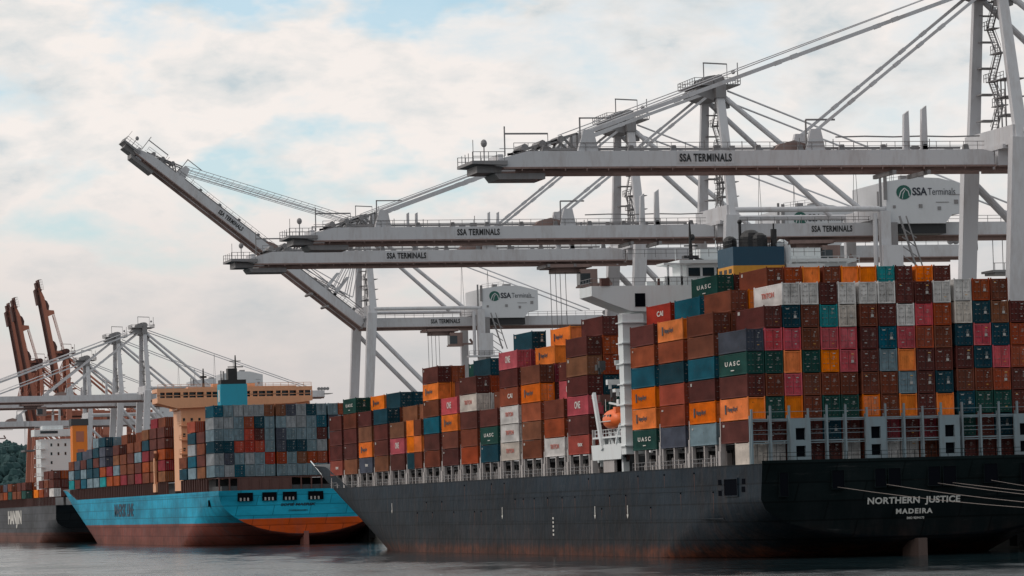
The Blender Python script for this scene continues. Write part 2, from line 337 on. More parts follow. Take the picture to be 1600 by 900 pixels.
def door_mb(kind):
    mb = MB(); h = CW / 2 - 0.15; z0, z1 = 0.16, CH - 0.14; rr = random.Random(kind)
    if kind == 3:                                     # blank corrugated front wall
        corrugate(mb, 'y', 0.10, -h, h, z0, z1, 0.04, 0.23); return mb
    mb.box(-h, -0.03, 0.09, 0.13, z0, z1); mb.box(0.03, h, 0.09, 0.13, z0, z1)
    mb.box(-0.03, 0.03, 0.10, 0.125, z0, z1, 3)
    for s in (-1, 1):
        for k in range(4):                            # horizontal pressed ribs
            za = z0 + 0.25 + k * 0.62; mb.box(min(s * 0.12, s * (h - 0.1)), max(s * 0.12, s * (h - 0.1)), 0.05, 0.09, za, za + 0.34)
        for xx in (0.26, 0.76):
            mb.tube((s * xx, -0.015, z0), (s * xx, -0.015, z1), 0.035, 6, 0)
            for zz in (0.1, 0.9, 1.5, 2.3): mb.box(s * xx - 0.07, s * xx + 0.07, -0.02, 0.04, z0 + zz, z0 + zz + 0.09, 1)
            mb.beam((s * xx, -0.05, 1.1 + .05 * (kind % 3)), (s * xx + s * 0.2, -0.05, 1.12), 0.04, mi=1)
    for k in range(rr.randint(2, 4)):                 # a marking plate or two, and lines of small print
        x = rr.choice((-1, 1)) * rr.uniform(0.45, 0.6); z = rr.choice((2.2, 2.3, 1.75, 0.7)); w = rr.uniform(0.08, 0.2)
        mb.box(x - w, x + w, -0.028 - 0.003 * k, 0.035, z, z + rr.uniform(0.06, 0.14), 4 if rr.random() < 0.12 else 2)
    for k in range(3): mb.box(0.36, 0.36 + rr.uniform(.15, .34), -0.01 - k * .001, 0.035, 1.95 - k * 0.17, 2.0 - k * 0.17, 2)
    if kind in (2, 6): mb.box(0.3, 0.66, -0.06, 0.03, 1.15, 1.5, 2)
    return mb
BODY = {'40': container_body().mesh('container_body', [None]), '20': container_body(6.06).mesh('container_body', [None])}
DOOR = [door_mb(k).mesh('door_end', [None, BAR, DECAL, GASK, YDEC]) for k in range(8)]
WORDS = {'hap': ('Hapag-Lloyd', 0.8, KTXT, 4.4), 'one': ('ONE', 1.5, WTXT, 3.3), 'uasc': ('U A S C', 0.8, WTXT, 6.6), 'tri': ('TRITON', 0.95, mat('faded_red_lettering', (0.50, 0.13, 0.10), 0.6, 0.3), 5.4),
         'tex': ('tex', 0.9, WTXT, 2.8), 'cai': ('CAI', 1.0, WTXT, 3.2)}
COUNT = [0]
def ordi(n): return ['', 'first', 'second', 'third', 'fourth', 'fifth', 'sixth', 'seventh', 'eighth', 'ninth', 'tenth', 'eleventh', 'twelfth', 'thirteenth', 'fourteenth', 'fifteenth', 'sixteenth', 'seventeenth', 'eighteenth'][n]
def container(x, y, z, col, label, group, word=None, door=None, L='40'):
    """x = port side, y = aft end, z = base"""
    t = thing('shipping_container', (x + CW / 2, y, z), label, 'shipping container', group)
    b = link('body', BODY[L], t); b.material_slots[0].link = 'OBJECT'; b.material_slots[0].material = paint(col)
    if door is None: door = random.choice((0, 1, 2, 4, 5, 6, 7, 0, 1, 4, 5)) if col != 'orange' else random.choice((3, 3, 0, 3))
    d = link('door' if door != 3 else 'end_wall', DOOR[door], t); d.material_slots[0].link = 'OBJECT'; d.material_slots[0].material = paint(col)
    if word:
        s, size, m, w = WORDS[word]; ln = CL if L == '40' else 6.06
        yy = ln * (0.5 if word in ('one', 'uasc', 'tri') else 0.42)
        link('lettering', text_mesh(s, size, m, 0.02, 0.01, w), t, (-CW / 2 - 0.03, yy if word != 'hap' else ln * 0.55, 1.45), FACE_PORT)
        if word == 'hap':
            MB().box(-0.02, 0.02, -0.28, 0.28, -0.6, 0.6).build('emblem', KTXT, t, (-CW / 2 - 0.03, ln * 0.55 + 3.0, 1.45))
        if word == 'uasc':
            MB().box(-0.02, 0.02, -0.7, 0.7, -0.06, 0.06).build('emblem', WTXT, t, (-CW / 2 - 0.03, ln * 0.5, 0.6))
    elif random.random() < 0.45 and L == '40':        # the small number decal every box wears near its upper forward corner
        mm = MB(); mm.box(-0.02, 0.02, -random.uniform(.25, .6), random.uniform(.1, .3), -0.14, random.uniform(.05, .3))
        mm.build('number_decal', DECAL, t, (-CW / 2 - 0.02, CL - 1.2, 2.25))
    COUNT[0] += 1
    return t

ZB = 14.92; TH = 2.896; BP = 14.43
def bayY(i): return i * BP + (22.07 if i >= 4 else 0)
def colX(c): return (c - 1) * 2.5 + (0.35 if c >= 7 else 0) + (0.35 if c >= 12 else 0)
def bayZ(i): return ZB + (0.1 - 0.035 * (i - 4) if i >= 4 else 0)
m_, b_, rb, tn, o_, pk, w_, cr, bl, nv, tl, gn, sl, gb, rd, cm, sm = 'maroon', 'brown', 'redbrown', 'tan', 'orange', 'pink', 'white', 'cream', 'blue', 'navy', 'teal', 'green', 'slate', 'greyblue', 'red', 'crimson', 'salmon'
# stern face of the near ship: tier -> colours of the stacks from port to starboard
STERN = {
 7: [0, 0, w_, w_, m_, w_, w_, w_, m_, m_, w_, w_, rb, b_, 0, 0, 0],
 6: [0, m_, nv, b_, tl, cr, b_, m_, w_, pk, rb, cr, nv, tn, m_, b_, 0],
 5: [sl, pk, pk, b_, pk, pk, m_, bl, pk, rb, b_, nv, pk, nv, rb, m_, b_],
 4: [gn, gn, o_, gn, o_, pk, m_, gb, o_, m_, m_, m_, nv, pk, rb, b_, m_],
 3: [m_, b_, pk, b_, b_, b_, b_, b_, gb, m_, nv, b_, b_, rb, m_, b_, m_],
 2: [o_, gn, o_, b_, gn, gn, o_, b_, o_, m_, o_, nv, gn, gn, m_, b_, b_],
 1: [m_, m_, b_, m_, nv, m_, m_, cm, m_, cm, b_, gn, m_, nv, m_, m_, b_],
 0: [cr, w_, m_, m_, m_, w_, b_, w_, w_, b_, m_, m_, m_, m_, b_, m_, m_]}
G0 = 'containers stacked across the stern of the near ship'
for t, rowc in STERN.items():
    for c, k in enumerate(rowc, 1):
        if not k: continue
        dz = 0.22 if c >= 12 else 0
        word = None
        if c == 1: word = {4: 'uasc', 2: 'hap', 5: 'one' if False else None}.get(t)
        if c == 3 and t == 7: word = 'tri'
        tier = 'lowest tier' if t == 0 else ('top tier' if t == 7 else '%s tier up' % ordi(t + 1))
        place = '%s stack from the left on the near stern' % ordi(c)
        lab = '%s container, %s, %s' % (PNAME[k], place, tier)
        door = 0 if (k == o_ and t == 4 and c == 5) else (2 if k in (nv, bl) else None)
        if t == 0 and c == 1: container(colX(c), 0, ZB - TH, k, lab, G0, door=door, L='20')
        else: container(colX(c), 0.0, ZB + (t - 1) * TH + dz, k, lab, G0, word, door)
sx = MB().add([(-0.02, 0, -.5), (-0.02, -1.5, -.35), (-0.02, -1.2, .2), (-0.02, -.3, .35), (-0.02, -.1, 1.1), (-0.02, .25, .2), (-0.02, 1.3, -.1)], [(0, 1, 2, 3, 4, 5, 6)])
# top row behind (second bay from the stern), seen over the first
TOP = [b_, rb, o_, b_, o_, o_, tl, m_, o_, m_]
G1 = 'containers of the topmost row near the stern'
for i, k in enumerate(TOP):
    container(colX(4 + i), bayY(1), ZB + 7 * TH, k, '%s container, %s from the left in the topmost row' % (PNAME[k], ordi(i + 1)), G1)
    if i: container(colX(4 + i), bayY(1), ZB + 6 * TH, m_, 'maroon container under the topmost row, %s from the left' % ordi(i + 1), G1) if i == 1 else None
# port side bays: first row = outermost stack, bottom to top, then what stands inboard of it
SIDE = [
 (1, [(gb,), (o_, 'hap'), (m_,), (bl,), (b_,), (b_,)]),
 (2, [(sl,), (rb,), (sm,), (nv,), (rb,), (o_, 'hap')]),
 (3, [(gn, 'uasc'), (o_, 'hap'), (o_, 'hap'), (bl,), (rb,), (m_,)]),
 (4, [(sm, 'tex'), (m_,), (pk, 'one'), (m_,), (tn,), (m_,)]),
 (5, [(w_, 'tri'), (rb,), (b_,)]),
 (6, [(b_,), (tn,), (rb,), (o_, 'hap'), (b_,)]),
 (7, [(cr, 'tri'), (w_, 'tri'), (w_, 'tri'), (rb, 'cai'), (m_,), (pk, 'one')]),
 (8, [(nv,), (gn, 'uasc'), (m_,)]),
 (9, [(rb,), (b_,), (m_,), (cr, 'tri'), (m_,)]),
 (10, [(m_,), (b_,), (o_, 'hap'), (pk, 'one')]),
 (11, [(b_,), (m_,), (bl,), (b_,), (o_, 'hap'), (m_,)]),
 (13, [(m_,), (pk, 'one'), (tn,)]),
 (14, [(tn,), (m_,), (m_,), (nv,)]),
 (15, [(sl, 'tex'), (o_, 'hap'), (tn,), (m_,)]),
 (16, [(tn,), (m_,), (m_,), (b_,), (gn, 'uasc')]),
 (17, [(sm, 'tex'), (m_,), (m_,), (m_,)])]
INB = {  # bay: {stack inboard: [(tier, colour, word)]}
 1: {2: [(6, b_, None), (7, b_, None)], 3: [(7, o_, None)]},
 2: {2: [(7, bl, None)], 3: [(7, gn, None), (8, gn, 'uasc')], 4: [(8, m_, None)]},
 3: {2: [(7, rd, 'cai')], 3: [(7, b_, None)]},
 4: {2: [(1, m_, None), (2, m_, None), (3, gn, None), (4, nv, None), (5, rb, None), (6, rb, None), (7, m_, None)], 3: [(4, m_, None), (5, nv, None), (7, m_, None)]},
 5: {2: [(4, pk, 'one'), (5, m_, None)]},
 6: {2: [(3, m_, None), (4, m_, None), (5, cm, None), (6, o_, 'hap')], 3: [(4, b_, None), (5, m_, None), (6, o_, None), (7, o_, 'hap')]},
 7: {2: [(5, m_, None), (6, cm, None), (7, nv, None)]},
 8: {2: [(4, b_, None)]},
 9: {2: [(4, w_, None), (5, rb, None), (6, nv, None)], 3: [(6, nv, None)]},
 10: {2: [(5, m_, None)], 3: [(6, gn, None)]},
 11: {2: [(5, o_, None), (6, rb, None)]},
 13: {2: [(4, tn, None)]},
 14: {2: [(4, b_, None), (5, nv, None)], 3: [(4, m_, None), (5, nv, None)]},
 15: {2: [(5, o_, 'hap')]},
 16: {2: [(5, gn, None)]}}
pos = {i: n for n, i in enumerate([1, 2, 3, 4, 5, 6, 7, 8, 9, 10, 11, 12, 13, 14, 15, 16, 17])}
G2 = 'containers in the port side stacks of the near ship'
def bname(i):
    if i <= 3: return '%s side stack from the near stern' % ordi(i + 1)
    return '%s side stack forward of white bridge' % ordi(i - 3)
def wname(w): return {'hap': ' with dark lettering', 'one': ' with white lettering', 'uasc': ' with white lettering', 'tri': ' with red lettering', 'tex': ' with small white lettering', 'cai': ' with white lettering'}.get(w, '')
for i, stack in SIDE:
    for t, s_ in enumerate(stack, 1):
        w = s_[1] if len(s_) > 1 else None
        container(0, bayY(i), bayZ(i) + (t - 1) * TH, s_[0], '%s container%s, %s, %s' % (PNAME[s_[0]], wname(w), bname(i), 'bottom tier' if t == 1 else ('top tier' if t == len(stack) else ordi(t) + ' tier up')), G2, w)
for i, dct in INB.items():
    for c, lst in dct.items():
        for t, k, w in lst:
            container(colX(c), bayY(i), bayZ(i) + (t - 1) * TH, k, '%s container, %s row inboard, %s tier, %s' % (PNAME[k], ordi(c), ordi(t), bname(i)), G2, w)
# the one bay stowed with short boxes
for c, lst in {1: [((b_, nv), 1), ((o_, o_), 2), ((b_, o_), 3)], 2: [((b_, tn), 4)]}.items():
    for (ka, kb), t in lst:
        for e, k in enumerate((ka, kb)):
            container(colX(c), bayY(12) + e * 6.13, bayZ(12) + (t - 1) * TH, k, 'short %s container, %s half of the short-box stack, %s tier' % (PNAME[k], ('after', 'forward')[e], ordi(t)), G2, L='20')

# ------------------------------------------------------------------ hulls
def hull_material(name, bands, dirtcol, streak=0.5, rough=0.5, rust=(0.14, 0.045, 0.025, 1)):
    m = bpy.data.materials.new(name); m.use_nodes = True; t = NG(m.node_tree); m.node_tree.nodes.clear()
    co = t.n('ShaderNodeTexCoord').outputs['Object']
    sp = t.n('ShaderNodeSeparateXYZ', i_0=co)
    wob = t.n('ShaderNodeTexNoise', i_Vector=t.n('ShaderNodeMapping', i_Vector=co, i_Scale=(0.25, 0.25, 0.5)).outputs[0], i_Scale=1.0, i_Detail=6.0, i_Roughness=0.7).outputs[0]
    z = t.math('ADD', sp.outputs[2], t.math('MULTIPLY', t.math('SUBTRACT', wob, 0.5), bands[0]))
    stops = [(p / 20.0, c) for p, c in bands[1]]
    base = t.ramp(t.math('DIVIDE', z, 20.0), stops)
    # streaks running down, rusty near the waterline, plus plate seams
    stn = t.n('ShaderNodeTexNoise', i_Vector=t.n('ShaderNodeMapping', i_Vector=co, i_Scale=(0.45, 0.45, 0.035)).outputs[0], i_Scale=1.0, i_Detail=6.0, i_Roughness=0.7).outputs[0]
    blot = t.n('ShaderNodeTexNoise', i_Vector=co, i_Scale=0.08, i_Detail=5.0).outputs[0]
    sf = t.ramp(stn, [(0.45, 0.0), (0.75, 1.0)])
    c1 = t.mix(t.math('MULTIPLY', t.math('MULTIPLY', sf, t.ramp(blot, [(0.35, 0.2), (0.65, 1.0)])), streak), base, dirtcol)
    lo = t.ramp(t.math('DIVIDE', sp.outputs[2], 20.0), [(0.0, 1.0), (0.05, 0.85), (0.10, 0.12), (0.25, 0.0)])
    rn = t.ramp(t.math('ADD', t.math('MULTIPLY', stn, 0.5), t.math('MULTIPLY', wob, 0.5)), [(0.44, 0.0), (0.60, 1.0)])
    c2 = t.mix(t.math('MULTIPLY', lo, rn), c1, rust)
    br = t.n('ShaderNodeTexBrick', i_Vector=t.n('ShaderNodeMapping', i_Vector=t.n('ShaderNodeCombineXYZ', i_0=t.math('ADD', sp.outputs[1], sp.outputs[0]), i_1=sp.outputs[2]).outputs[0], i_Scale=(1, 1, 1)).outputs[0])
    br.inputs['Color1'].default_value = (1, 1, 1, 1); br.inputs['Color2'].default_value = (0.72, 0.74, 0.76, 1); br.inputs['Mortar'].default_value = (0.45, 0.45, 0.45, 1)
    br.inputs['Scale'].default_value = 1.0; br.inputs['Brick Width'].default_value = 9.0; br.inputs['Row Height'].default_value = 2.4; br.inputs['Mortar Size'].default_value = 0.11
    pat = t.n('ShaderNodeTexNoise', i_Vector=t.n('ShaderNodeMapping', i_Vector=co, i_Scale=(0.04, 0.04, 0.12)).outputs[0], i_Scale=1.0, i_Detail=6.0, i_Roughness=0.65).outputs[0]
    c2 = t.mix(1.0, c2, t.ramp(pat, [(0.32, 0.62), (0.5, 1.0), (0.68, 1.32)]), 'MULTIPLY')
    scf = t.n('ShaderNodeTexNoise', i_Vector=t.n('ShaderNodeMapping', i_Vector=co, i_Scale=(0.12, 0.12, 1.6)).outputs[0], i_Scale=1.0, i_Detail=7.0, i_Roughness=0.75).outputs[0]
    c2 = t.mix(t.math('MULTIPLY', t.ramp(scf, [(0.60, 0.0), (0.68, 1.0)]), 0.35), c2, (0.09, 0.085, 0.085))
    c3 = t.mix(0.85, c2, br.outputs[0], 'MULTIPLY')
    bp = t.n('ShaderNodeBump', i_Height=t.n('ShaderNodeTexNoise', i_Vector=co, i_Scale=0.45, i_Detail=2.0).outputs[0], i_Distance=0.22, i_Strength=0.5)
    bs = t.n('ShaderNodeBsdfPrincipled', i_Base_Color=c3, i_Roughness=rough, i_Normal=bp.outputs[0]); bs.inputs['Specular IOR Level'].default_value = 0.03
    t.n('ShaderNodeOutputMaterial', i_Surface=bs.outputs[0])
    return m
def lerp(a, b, t): return a + (b - a) * max(0, min(1, t))
def interp(tab, y):
    for (a, va), (b, vb) in zip(tab[:-1], tab[1:]):
        if y <= b: return lerp(va, vb, (y - a) / (b - a))
    return tab[-1][1]
B2 = 21.5
def hull(top=12.1, fwd=16.4, counter=None):
    ys = [-5.5, -3, 0, 3, 6, 10, 14, 18, 23, 28, 33, 38, 44, 52, 62, 80, 110, 140, 170, 190] + [200 + 2.5 * k for k in range(40)] + [300 + 2 * k for k in range(16)]
    KC = [(-5.5, 2.6), (0, 1.6), (8, -0.8), (20, -3.5), (40, -5)]
    ZS = counter or [(-5.5, 7.6), (6, 7.4), (12, 7.0), (20, 5.9), (31, 3.0), (38, 0.8), (50, -3.0)]
    def zt(y): return top if y < 262 else lerp(top, fwd, (y - 262) / 22) + max(0, y - 284) * 0.03
    lows = [0, .2, .4, .55, .7, .82, .92, .97, 1.0]; ups = [.1, .2, .3, .4, .5, .6, .7, .8, .9, 1.0]
    vs = []; n = 2 * (len(lows) + len(ups)) - 1
    for y in ys:
        kc = interp(KC, y); zs = interp(ZS, y); T = zt(y); half = []
        for s in lows:
            hb = B2 * s; z = kc + (zs - kc) * (1 - (1 - s ** (2.6 if counter is None else 2.0)) ** (1 / 1.9)); half.append((hb, z))
        for s in ups: half.append((B2, zs + (T - zs) * s))
        out = []
        for hb, z in half:
            k = max(0, min(1, z / 12.0)); s0 = lerp(208, 262, k ** 1.2) + max(0, z - 12) * 6.2; s1 = lerp(314, 330.5, k); e = lerp(1.55, 2.4, k)
            if z < 0: s0 = 200; s1 = 312
            if y > s0: hb = hb * max(0.004, 1 - ((y - s0) / (s1 - s0)) ** e) if y < s1 else hb * 0.004
            yy = y + ((top - z) * 0.22 if y < -5 else 0)
            out.append((hb, yy, z))
        ring = [(21.5 - a[0], a[1], a[2]) for a in out[::-1]] + [(21.5 + a[0], a[1], a[2]) for a in out[1:]]
        vs += ring
    fs = [(j * n + i, j * n + i + 1, (j + 1) * n + i + 1, (j + 1) * n + i) for j in range(len(ys) - 1) for i in range(n - 1)]
    deck = [(j * n, (j + 1) * n, (j + 1) * n + n - 1, j * n + n - 1) for j in range(len(ys) - 1)]
    mb = MB().add(vs, fs); mb.f += deck; mb.m += [1] * len(deck)
    mb.f.append(tuple(range(n))); mb.m.append(2)
    return mb
def hole_frame(mb, x0, x1, z0, z1, y, d, mi=0, t=0.12):
    mb.box(x0 - t, x0, y - d, y, z0 - t, z1 + t, mi); mb.box(x1, x1 + t, y - d, y, z0 - t, z1 + t, mi)
    mb.box(x0, x1, y - d, y, z1, z1 + t, mi); mb.box(x0, x1, y - d, y, z0 - t, z0, mi)
def trY(z, top=12.1): return -5.5 + (top - z) * 0.22
N_SIDE = hull_material('near_hull_paint', (1.6, [(0.0, (0.055, 0.026, 0.022)), (0.9, (0.040, 0.026, 0.024)), (1.7, (0.018, 0.024, 0.030)), (12, (0.018, 0.031, 0.045))]), (0.055, 0.040, 0.036), 0.7)
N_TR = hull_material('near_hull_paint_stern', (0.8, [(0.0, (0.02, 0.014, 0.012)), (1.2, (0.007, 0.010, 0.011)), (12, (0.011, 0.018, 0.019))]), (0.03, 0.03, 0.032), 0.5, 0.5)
near = thing('container_ship', (21.5, 150, 0), 'large dark grey container ship filling the right half, loaded deck, transom towards the viewer', 'container ship', 'container ships at the terminal')
OFF = Vector((-21.5, -150, 0))
def NP(mb, name, mats, parent=near, smooth=False): return mb.build(name, mats, parent, OFF if parent is near else (0, 0, 0), smooth)
def smooth_hull(o):
    me = o.data
    for p in me.polygons: p.use_smooth = p.material_index == 0
    bm = bmesh.new(); bm.from_mesh(me)
    for e in bm.edges:
        if len(e.link_faces) == 2 and (e.link_faces[0].material_index != e.link_faces[1].material_index): e.smooth = False
    bm.to_mesh(me); bm.free()
    return o
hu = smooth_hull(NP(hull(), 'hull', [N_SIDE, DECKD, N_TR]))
# stern openings and side openings, framed black boxes with the inner shade painted on
for x0, x1, z0, z1 in ((2.3, 3.4, 7.9, 10.9), (9.2, 10.8, 8.7, 11.0), (14.9, 16.3, 8.8, 11.1), (16.7, 18.3, 8.8, 11.1), (22.0, 23.6, 8.8, 11.2), (24.0, 25.7, 8.8, 11.2), (29.5, 31.3, 9.0, 11.4), (34.5, 36.2, 9.0, 11.4)):
    yb = trY(z1) - 0.02; oo = NP(MB().box(x0, x1, yb - 0.05, yb + 1.0, z0, z1), 'mooring_opening', SHADEIN); fr = MB(); hole_frame(fr, x0, x1, z0, z1, yb + 0.6, 0.72, t=.08); NP(fr, 'opening_frame', N_TR, oo) if False else fr.build('opening_frame', N_TR, near, OFF)
for y0, y1, z0, z1 in ((5.2, 11.0, 8.2, 10.3),):
    NP(MB().box(-0.06, 0.4, y0, y1, z0, z1), 'mooring_opening', SHADEIN); fr = MB()
    for a in ((y0 - .15, y0), (y1, y1 + .15)): fr.box(-0.16, 0.3, a[0], a[1], z0 - .15, z1 + .15)
    for a in ((z0 - .15, z0), (z1, z1 + .15)): fr.box(-0.16, 0.3, y0, y1, a[0], a[1])
    NP(fr, 'opening_frame', N_SIDE)
for y0, z0 in ((12.6, 9.6), (12.6, 8.2), (2.0, 9.6), (2.2, 8.6)):
    NP(MB().box(-0.05, 0.4, y0, y0 + 1.4, z0, z0 + 0.7), 'fairlead', SHADEIN)
nm = link('ship_name', text_mesh('NORTHERN  JUSTICE', 1.15, WTXT, 0.035, 0.02, 12.4, space=1.05), near, Vector((20.3, trY(7.0) - 0.05, 7.0)) + OFF, (R(90 + 12.4), 0, 0))
link('home_port', text_mesh('MADEIRA', 0.88, WTXT, 0.03, 0.02, 4.9, space=1.2), near, Vector((20.4, trY(5.6) - 0.05, 5.6)) + OFF, (R(90 + 12.4), 0, 0))
link('registration_number', text_mesh('IMO 9294173', 0.4, WTXT, 0.01, 0.02, 2.3), near, Vector((20.6, trY(4.75) - 0.05, 4.75)) + OFF, (R(90 + 12.4), 0, 0))
RUDM = mat('rudder_steel', (0.10, 0.065, 0.055), 0.7, 0.5, (0.04, 0.03, 0.025), 0.6)
ru = MB().add([(20.9, -3.9, -4), (22.1, -3.9, -4), (22.4, -1.5, -4), (22.0, 2.6, -4), (21.0, 2.6, -4), (20.6, -1.5, -4), (20.9, -3.9, 2.2), (22.1, -3.9, 2.2), (22.4, -1.5, 2.2), (22.0, 2.6, 2.2), (21.0, 2.6, 2.2), (20.6, -1.5, 2.2)],
              [(0, 1, 2, 3, 4, 5), (6, 7, 8, 9, 10, 11)] + [(i, (i + 1) % 6, 6 + (i + 1) % 6, 6 + i) for i in range(6)])
NP(ru, 'rudder', RUDM)
mk = MB()
for y, z in ((221.5, 7.3), (135.5, 6.0), (77.3, 5.8), (59.2, 5.8)):
    mk = MB(); mk.box(-0.05, 0.1, y - .13, y + .13, z + .2, z + 1.5); mk.add([(-0.055, y - .45, z + .2), (-0.055, y + .45, z + .2), (-0.055, y, z - .4)], [(0, 1, 2)]); NP(mk, 'tug_mark', WTXT)
mk = MB()
for k in range(5): mk.box(-0.05, 0.1, 102, 102.7, 3.0 + k * 0.62, 3.3 + k * 0.62)
NP(mk, 'draught_marks', WTXT)
SCUP = mat('rust_run', (0.12, 0.05, 0.032), 0.8, 0.5, (0.03, 0.03, 0.03), 2.0)
hr_ = random.Random(5)
for k in range(26):
    y = 16 + k * 7.4 + hr_.uniform(-2, 2); z = hr_.choice((11.2, 8.6, 8.6, 6.8)); L_ = hr_.uniform(.8, 3.2)
    sc = MB(); sc.box(-.07, .1, y - .16, y + .16, z, z + .22); NP(sc, 'scupper', SHADEIN)
    sc = MB().add([(-.012, y - .10, z), (-.012, y + .12, z), (-.012, y + .04, z - L_), (-.012, y - .02, z - L_)], [(0, 1, 2, 3)]); NP(sc, 'rust_run', SCUP)
rb_ = MB()
for z in (8.9, 5.2): rb_.box(-0.06, 0.1, 12, 205, z, z + 0.10)
NP(rb_, 'rubbing_strake', N_SIDE)

# posts and coamings carrying the outboard stacks
def side_posts(PF, bays, bz, zt, postmat, first_gap=True):
    for i in bays:
        y0 = bayY(i); z = bz(i)
        big = MB()
        for yy in (y0 - 1.15,):
            big.box(0.15, 0.85, yy - 0.35, yy + 0.35, zt, z + 0.9); big.box(0.02, 0.9, yy - 0.55, yy + 0.55, zt, zt + 1.9)
            big.box(0.25, 0.6, yy - 0.18, yy + 0.18, z + 0.9, z + 3.4)
        PF(big, 'lashing_post', postmat)
        for ya in (5.8, .3, 11.5): PF(MB().box(0.1, 0.55, y0 + ya, y0 + ya + .45, zt, z - 0.02), 'container_stanchion', postmat)
        hc = MB(); hc.box(2.9, 40.1, y0 - 1.9, y0 + 12.52, zt, z - 0.05); hc.box(0.9, 2.9, y0 + 0.1, y0 + 12.1, z - 0.75, z - 0.45)
        for k in range(9):
            yy = y0 + 0.6 + k * 1.4; hc.box(2.5, 2.9, yy, yy + 0.25, zt, z - 0.75); hc.box(1.7, 2.4, yy + 0.4, yy + 0.4 + random.uniform(.3, .9), zt, zt + random.uniform(0.6, 1.7), 1)
        PF(hc, 'hatch_coaming', [DECKD, POSTG])
        rl = MB().rail((0.12, y0 - 1.4, zt), (0.12, y0 + 13, zt), 1.05, 1.6, 0.03); PF(rl, 'deck_rail', RAILW)
side_posts(NP, [1, 2, 3] + list(range(4, 18)), bayZ, 12.1, POSTG)

# stern lashing bridge: posts, rails and window panels
lb = MB()
colsx = [colX(c) - 0.03 for c in range(1, 19)]
for n, x in enumerate(colsx):
    P_ = MB(); P_.box(x - 0.12, x + 0.12, -1.70, -1.40, 12.1, 19.0 + (0.4 if n % 3 else 0)); P_.box(x - 0.22, x + 0.02, -1.38, -1.05, 12.1, 18.2)
    NP(P_, 'lashing_post', SHIPG)
rl = MB()
for z in (17.6, 14.85): rl.box(0, 43, -1.42, -1.3, z, z + 0.16)
for z in (18.6, 15.8, 16.3): rl.box(0, 43, -1.46, -1.42, z, z + 0.06)
rl.box(0, 43, -1.4, -0.3, 17.42, 17.55); rl.box(0, 43, -1.4, -0.3, 14.6, 14.72)
NP(rl, 'lashing_walkway', SHIPG)
for x in (4.85, 14.9, 24.85, 35.0):
    pn = MB(); w = 2.7; zs_ = [12.1, 12.75, 14.2, 14.95, 16.45, 17.6]
    y0, y1 = -2.25, -1.8
    pn.box(x, x + 0.72, y0, y1, 12.1, 17.75); pn.box(x + w - 0.72, x + w, y0, y1, 12.1, 17.75)
    for a, b in ((12.1, 12.85), (14.25, 15.0), (16.5, 17.75)): pn.box(x + 0.72, x + w - 0.72, y0, y1, a, b)
    p_ = NP(pn, 'bracing_panel', SHIPG)
    bk = MB().box(x + 0.6, x + w - 0.6, y1 + 0.02, y1 + 0.3, 12.8, 16.6); NP(bk, 'panel_shade', SHADEIN)  # black sheet painted as the shade seen through the panel holes
bw = MB().box(0.1, 42.9, -5.2, -5.0, 12.1, 12.45); bw.rail((0.3, -5.0, 12.4), (42.7, -5.0, 12.4), 1.0, 2.2, 0.03)
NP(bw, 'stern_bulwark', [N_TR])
hb_ = MB().box(1.2, 41.8, -1.0, 13.0, 11.9, 12.0); NP(hb_, 'aft_hatch', DECKD)

# accommodation block of the near ship
HX0, HX1, HY0, HY1 = 1.0, 42, 58.6, 71.5
hs = MB(); hs.box(HX0 + 6, HX1 - 6, HY0, HY1, 12.1, 36.6); hs.box(-0.4, 2.7, 57.76, 60.2, 14.5, 34.3); hs.box(2.7, 8, HY0, HY1 - 2, 30, 36.6)
hs.box(0.2, 43 - .2, HY0 + .5, HY0 + 4, 18, 18.3)
for z in range(0, 7): hs.box(-0.7, 3.6, 57.2, 60.5, 15.6 + z * 2.9, 15.75 + z * 2.9)
NP(hs, 'accommodation_block', SHIPW)
for z in range(0, 7):
    for k in range(12): pass
for z in range(4, 7):
    for k in range(13): NP(MB().box(8.6 + k * 2.1, 9.4 + k * 2.1, HY0 - 0.05, HY0 + 0.05, 17 + z * 2.8, 18 + z * 2.8), 'window', GLASS)
wg = MB(); wg.prism([(-4.8, 36.9), (-4.8, 38.3), (14, 38.3), (14, 34.2), (0.9, 34.7), (-2.4, 35.9)], 57.7, 64.5); 
NP(wg, 'bridge_wing', SHIPW); wg = MB(); wg.prism([(47.8, 36.9), (47.8, 38.3), (29, 38.3), (29, 34.2), (42.1, 34.7), (45.4, 35.9)], 57.7, 64.5)
NP(wg, 'bridge_wing', SHIPW)
wgd = MB(); wgd.box(1.5, 3.0, 57.62, 57.75, 35.3, 37.2); NP(wgd, 'wing_doorway', SHADEIN)
wb = MB(); wb.rail((-4.7, 57.8, 38.3), (14, 57.8, 38.3), 1.1, 1.6, 0.03); wb.rail((-4.7, 57.8, 38.3), (-4.7, 64.4, 38.3), 1.1, 1.6, 0.03); wb.rail((0, 57.9, 42.3), (30, 57.9, 42.3), 1.1, 1.6, 0.03)
wb.box(-3.4, -2.2, 57.5, 58.6, 38.3, 39.4, 1); wb.box(5.0, 5.3, 57.9, 58.2, 38.3, 39.3, 1)
NP(wb, 'wing_rail', [RAILW, RUSTD])
wh = MB(); wh.box(9.5, 33.5, 58.8, 66, 38.3, 41.4); wh.box(8.3, 34.7, 58.0, 66.6, 41.4, 41.9); wh.box(6.2, 9.5, 58.6, 63, 38.3, 39.6)
for x in (6.6, 8.6): wh.box(x, x + .3, 58.6, 58.9, 38.3, 41.4)
wh.box(6.0, 10, 58.2, 62, 41.2, 41.5); wh.box(12, 30, 60, 65, 41.9, 43.6); wh.box(3.5, 6.0, 58.5, 59.2, 38.3, 38.9)
for k in range(7): wh.tube((8 + k * 3.3, 59 + k % 3, 41.9), (8 + k * 3.3, 59 + k % 3, 43.6 + (k * 7) % 3 * .6), 0.06)
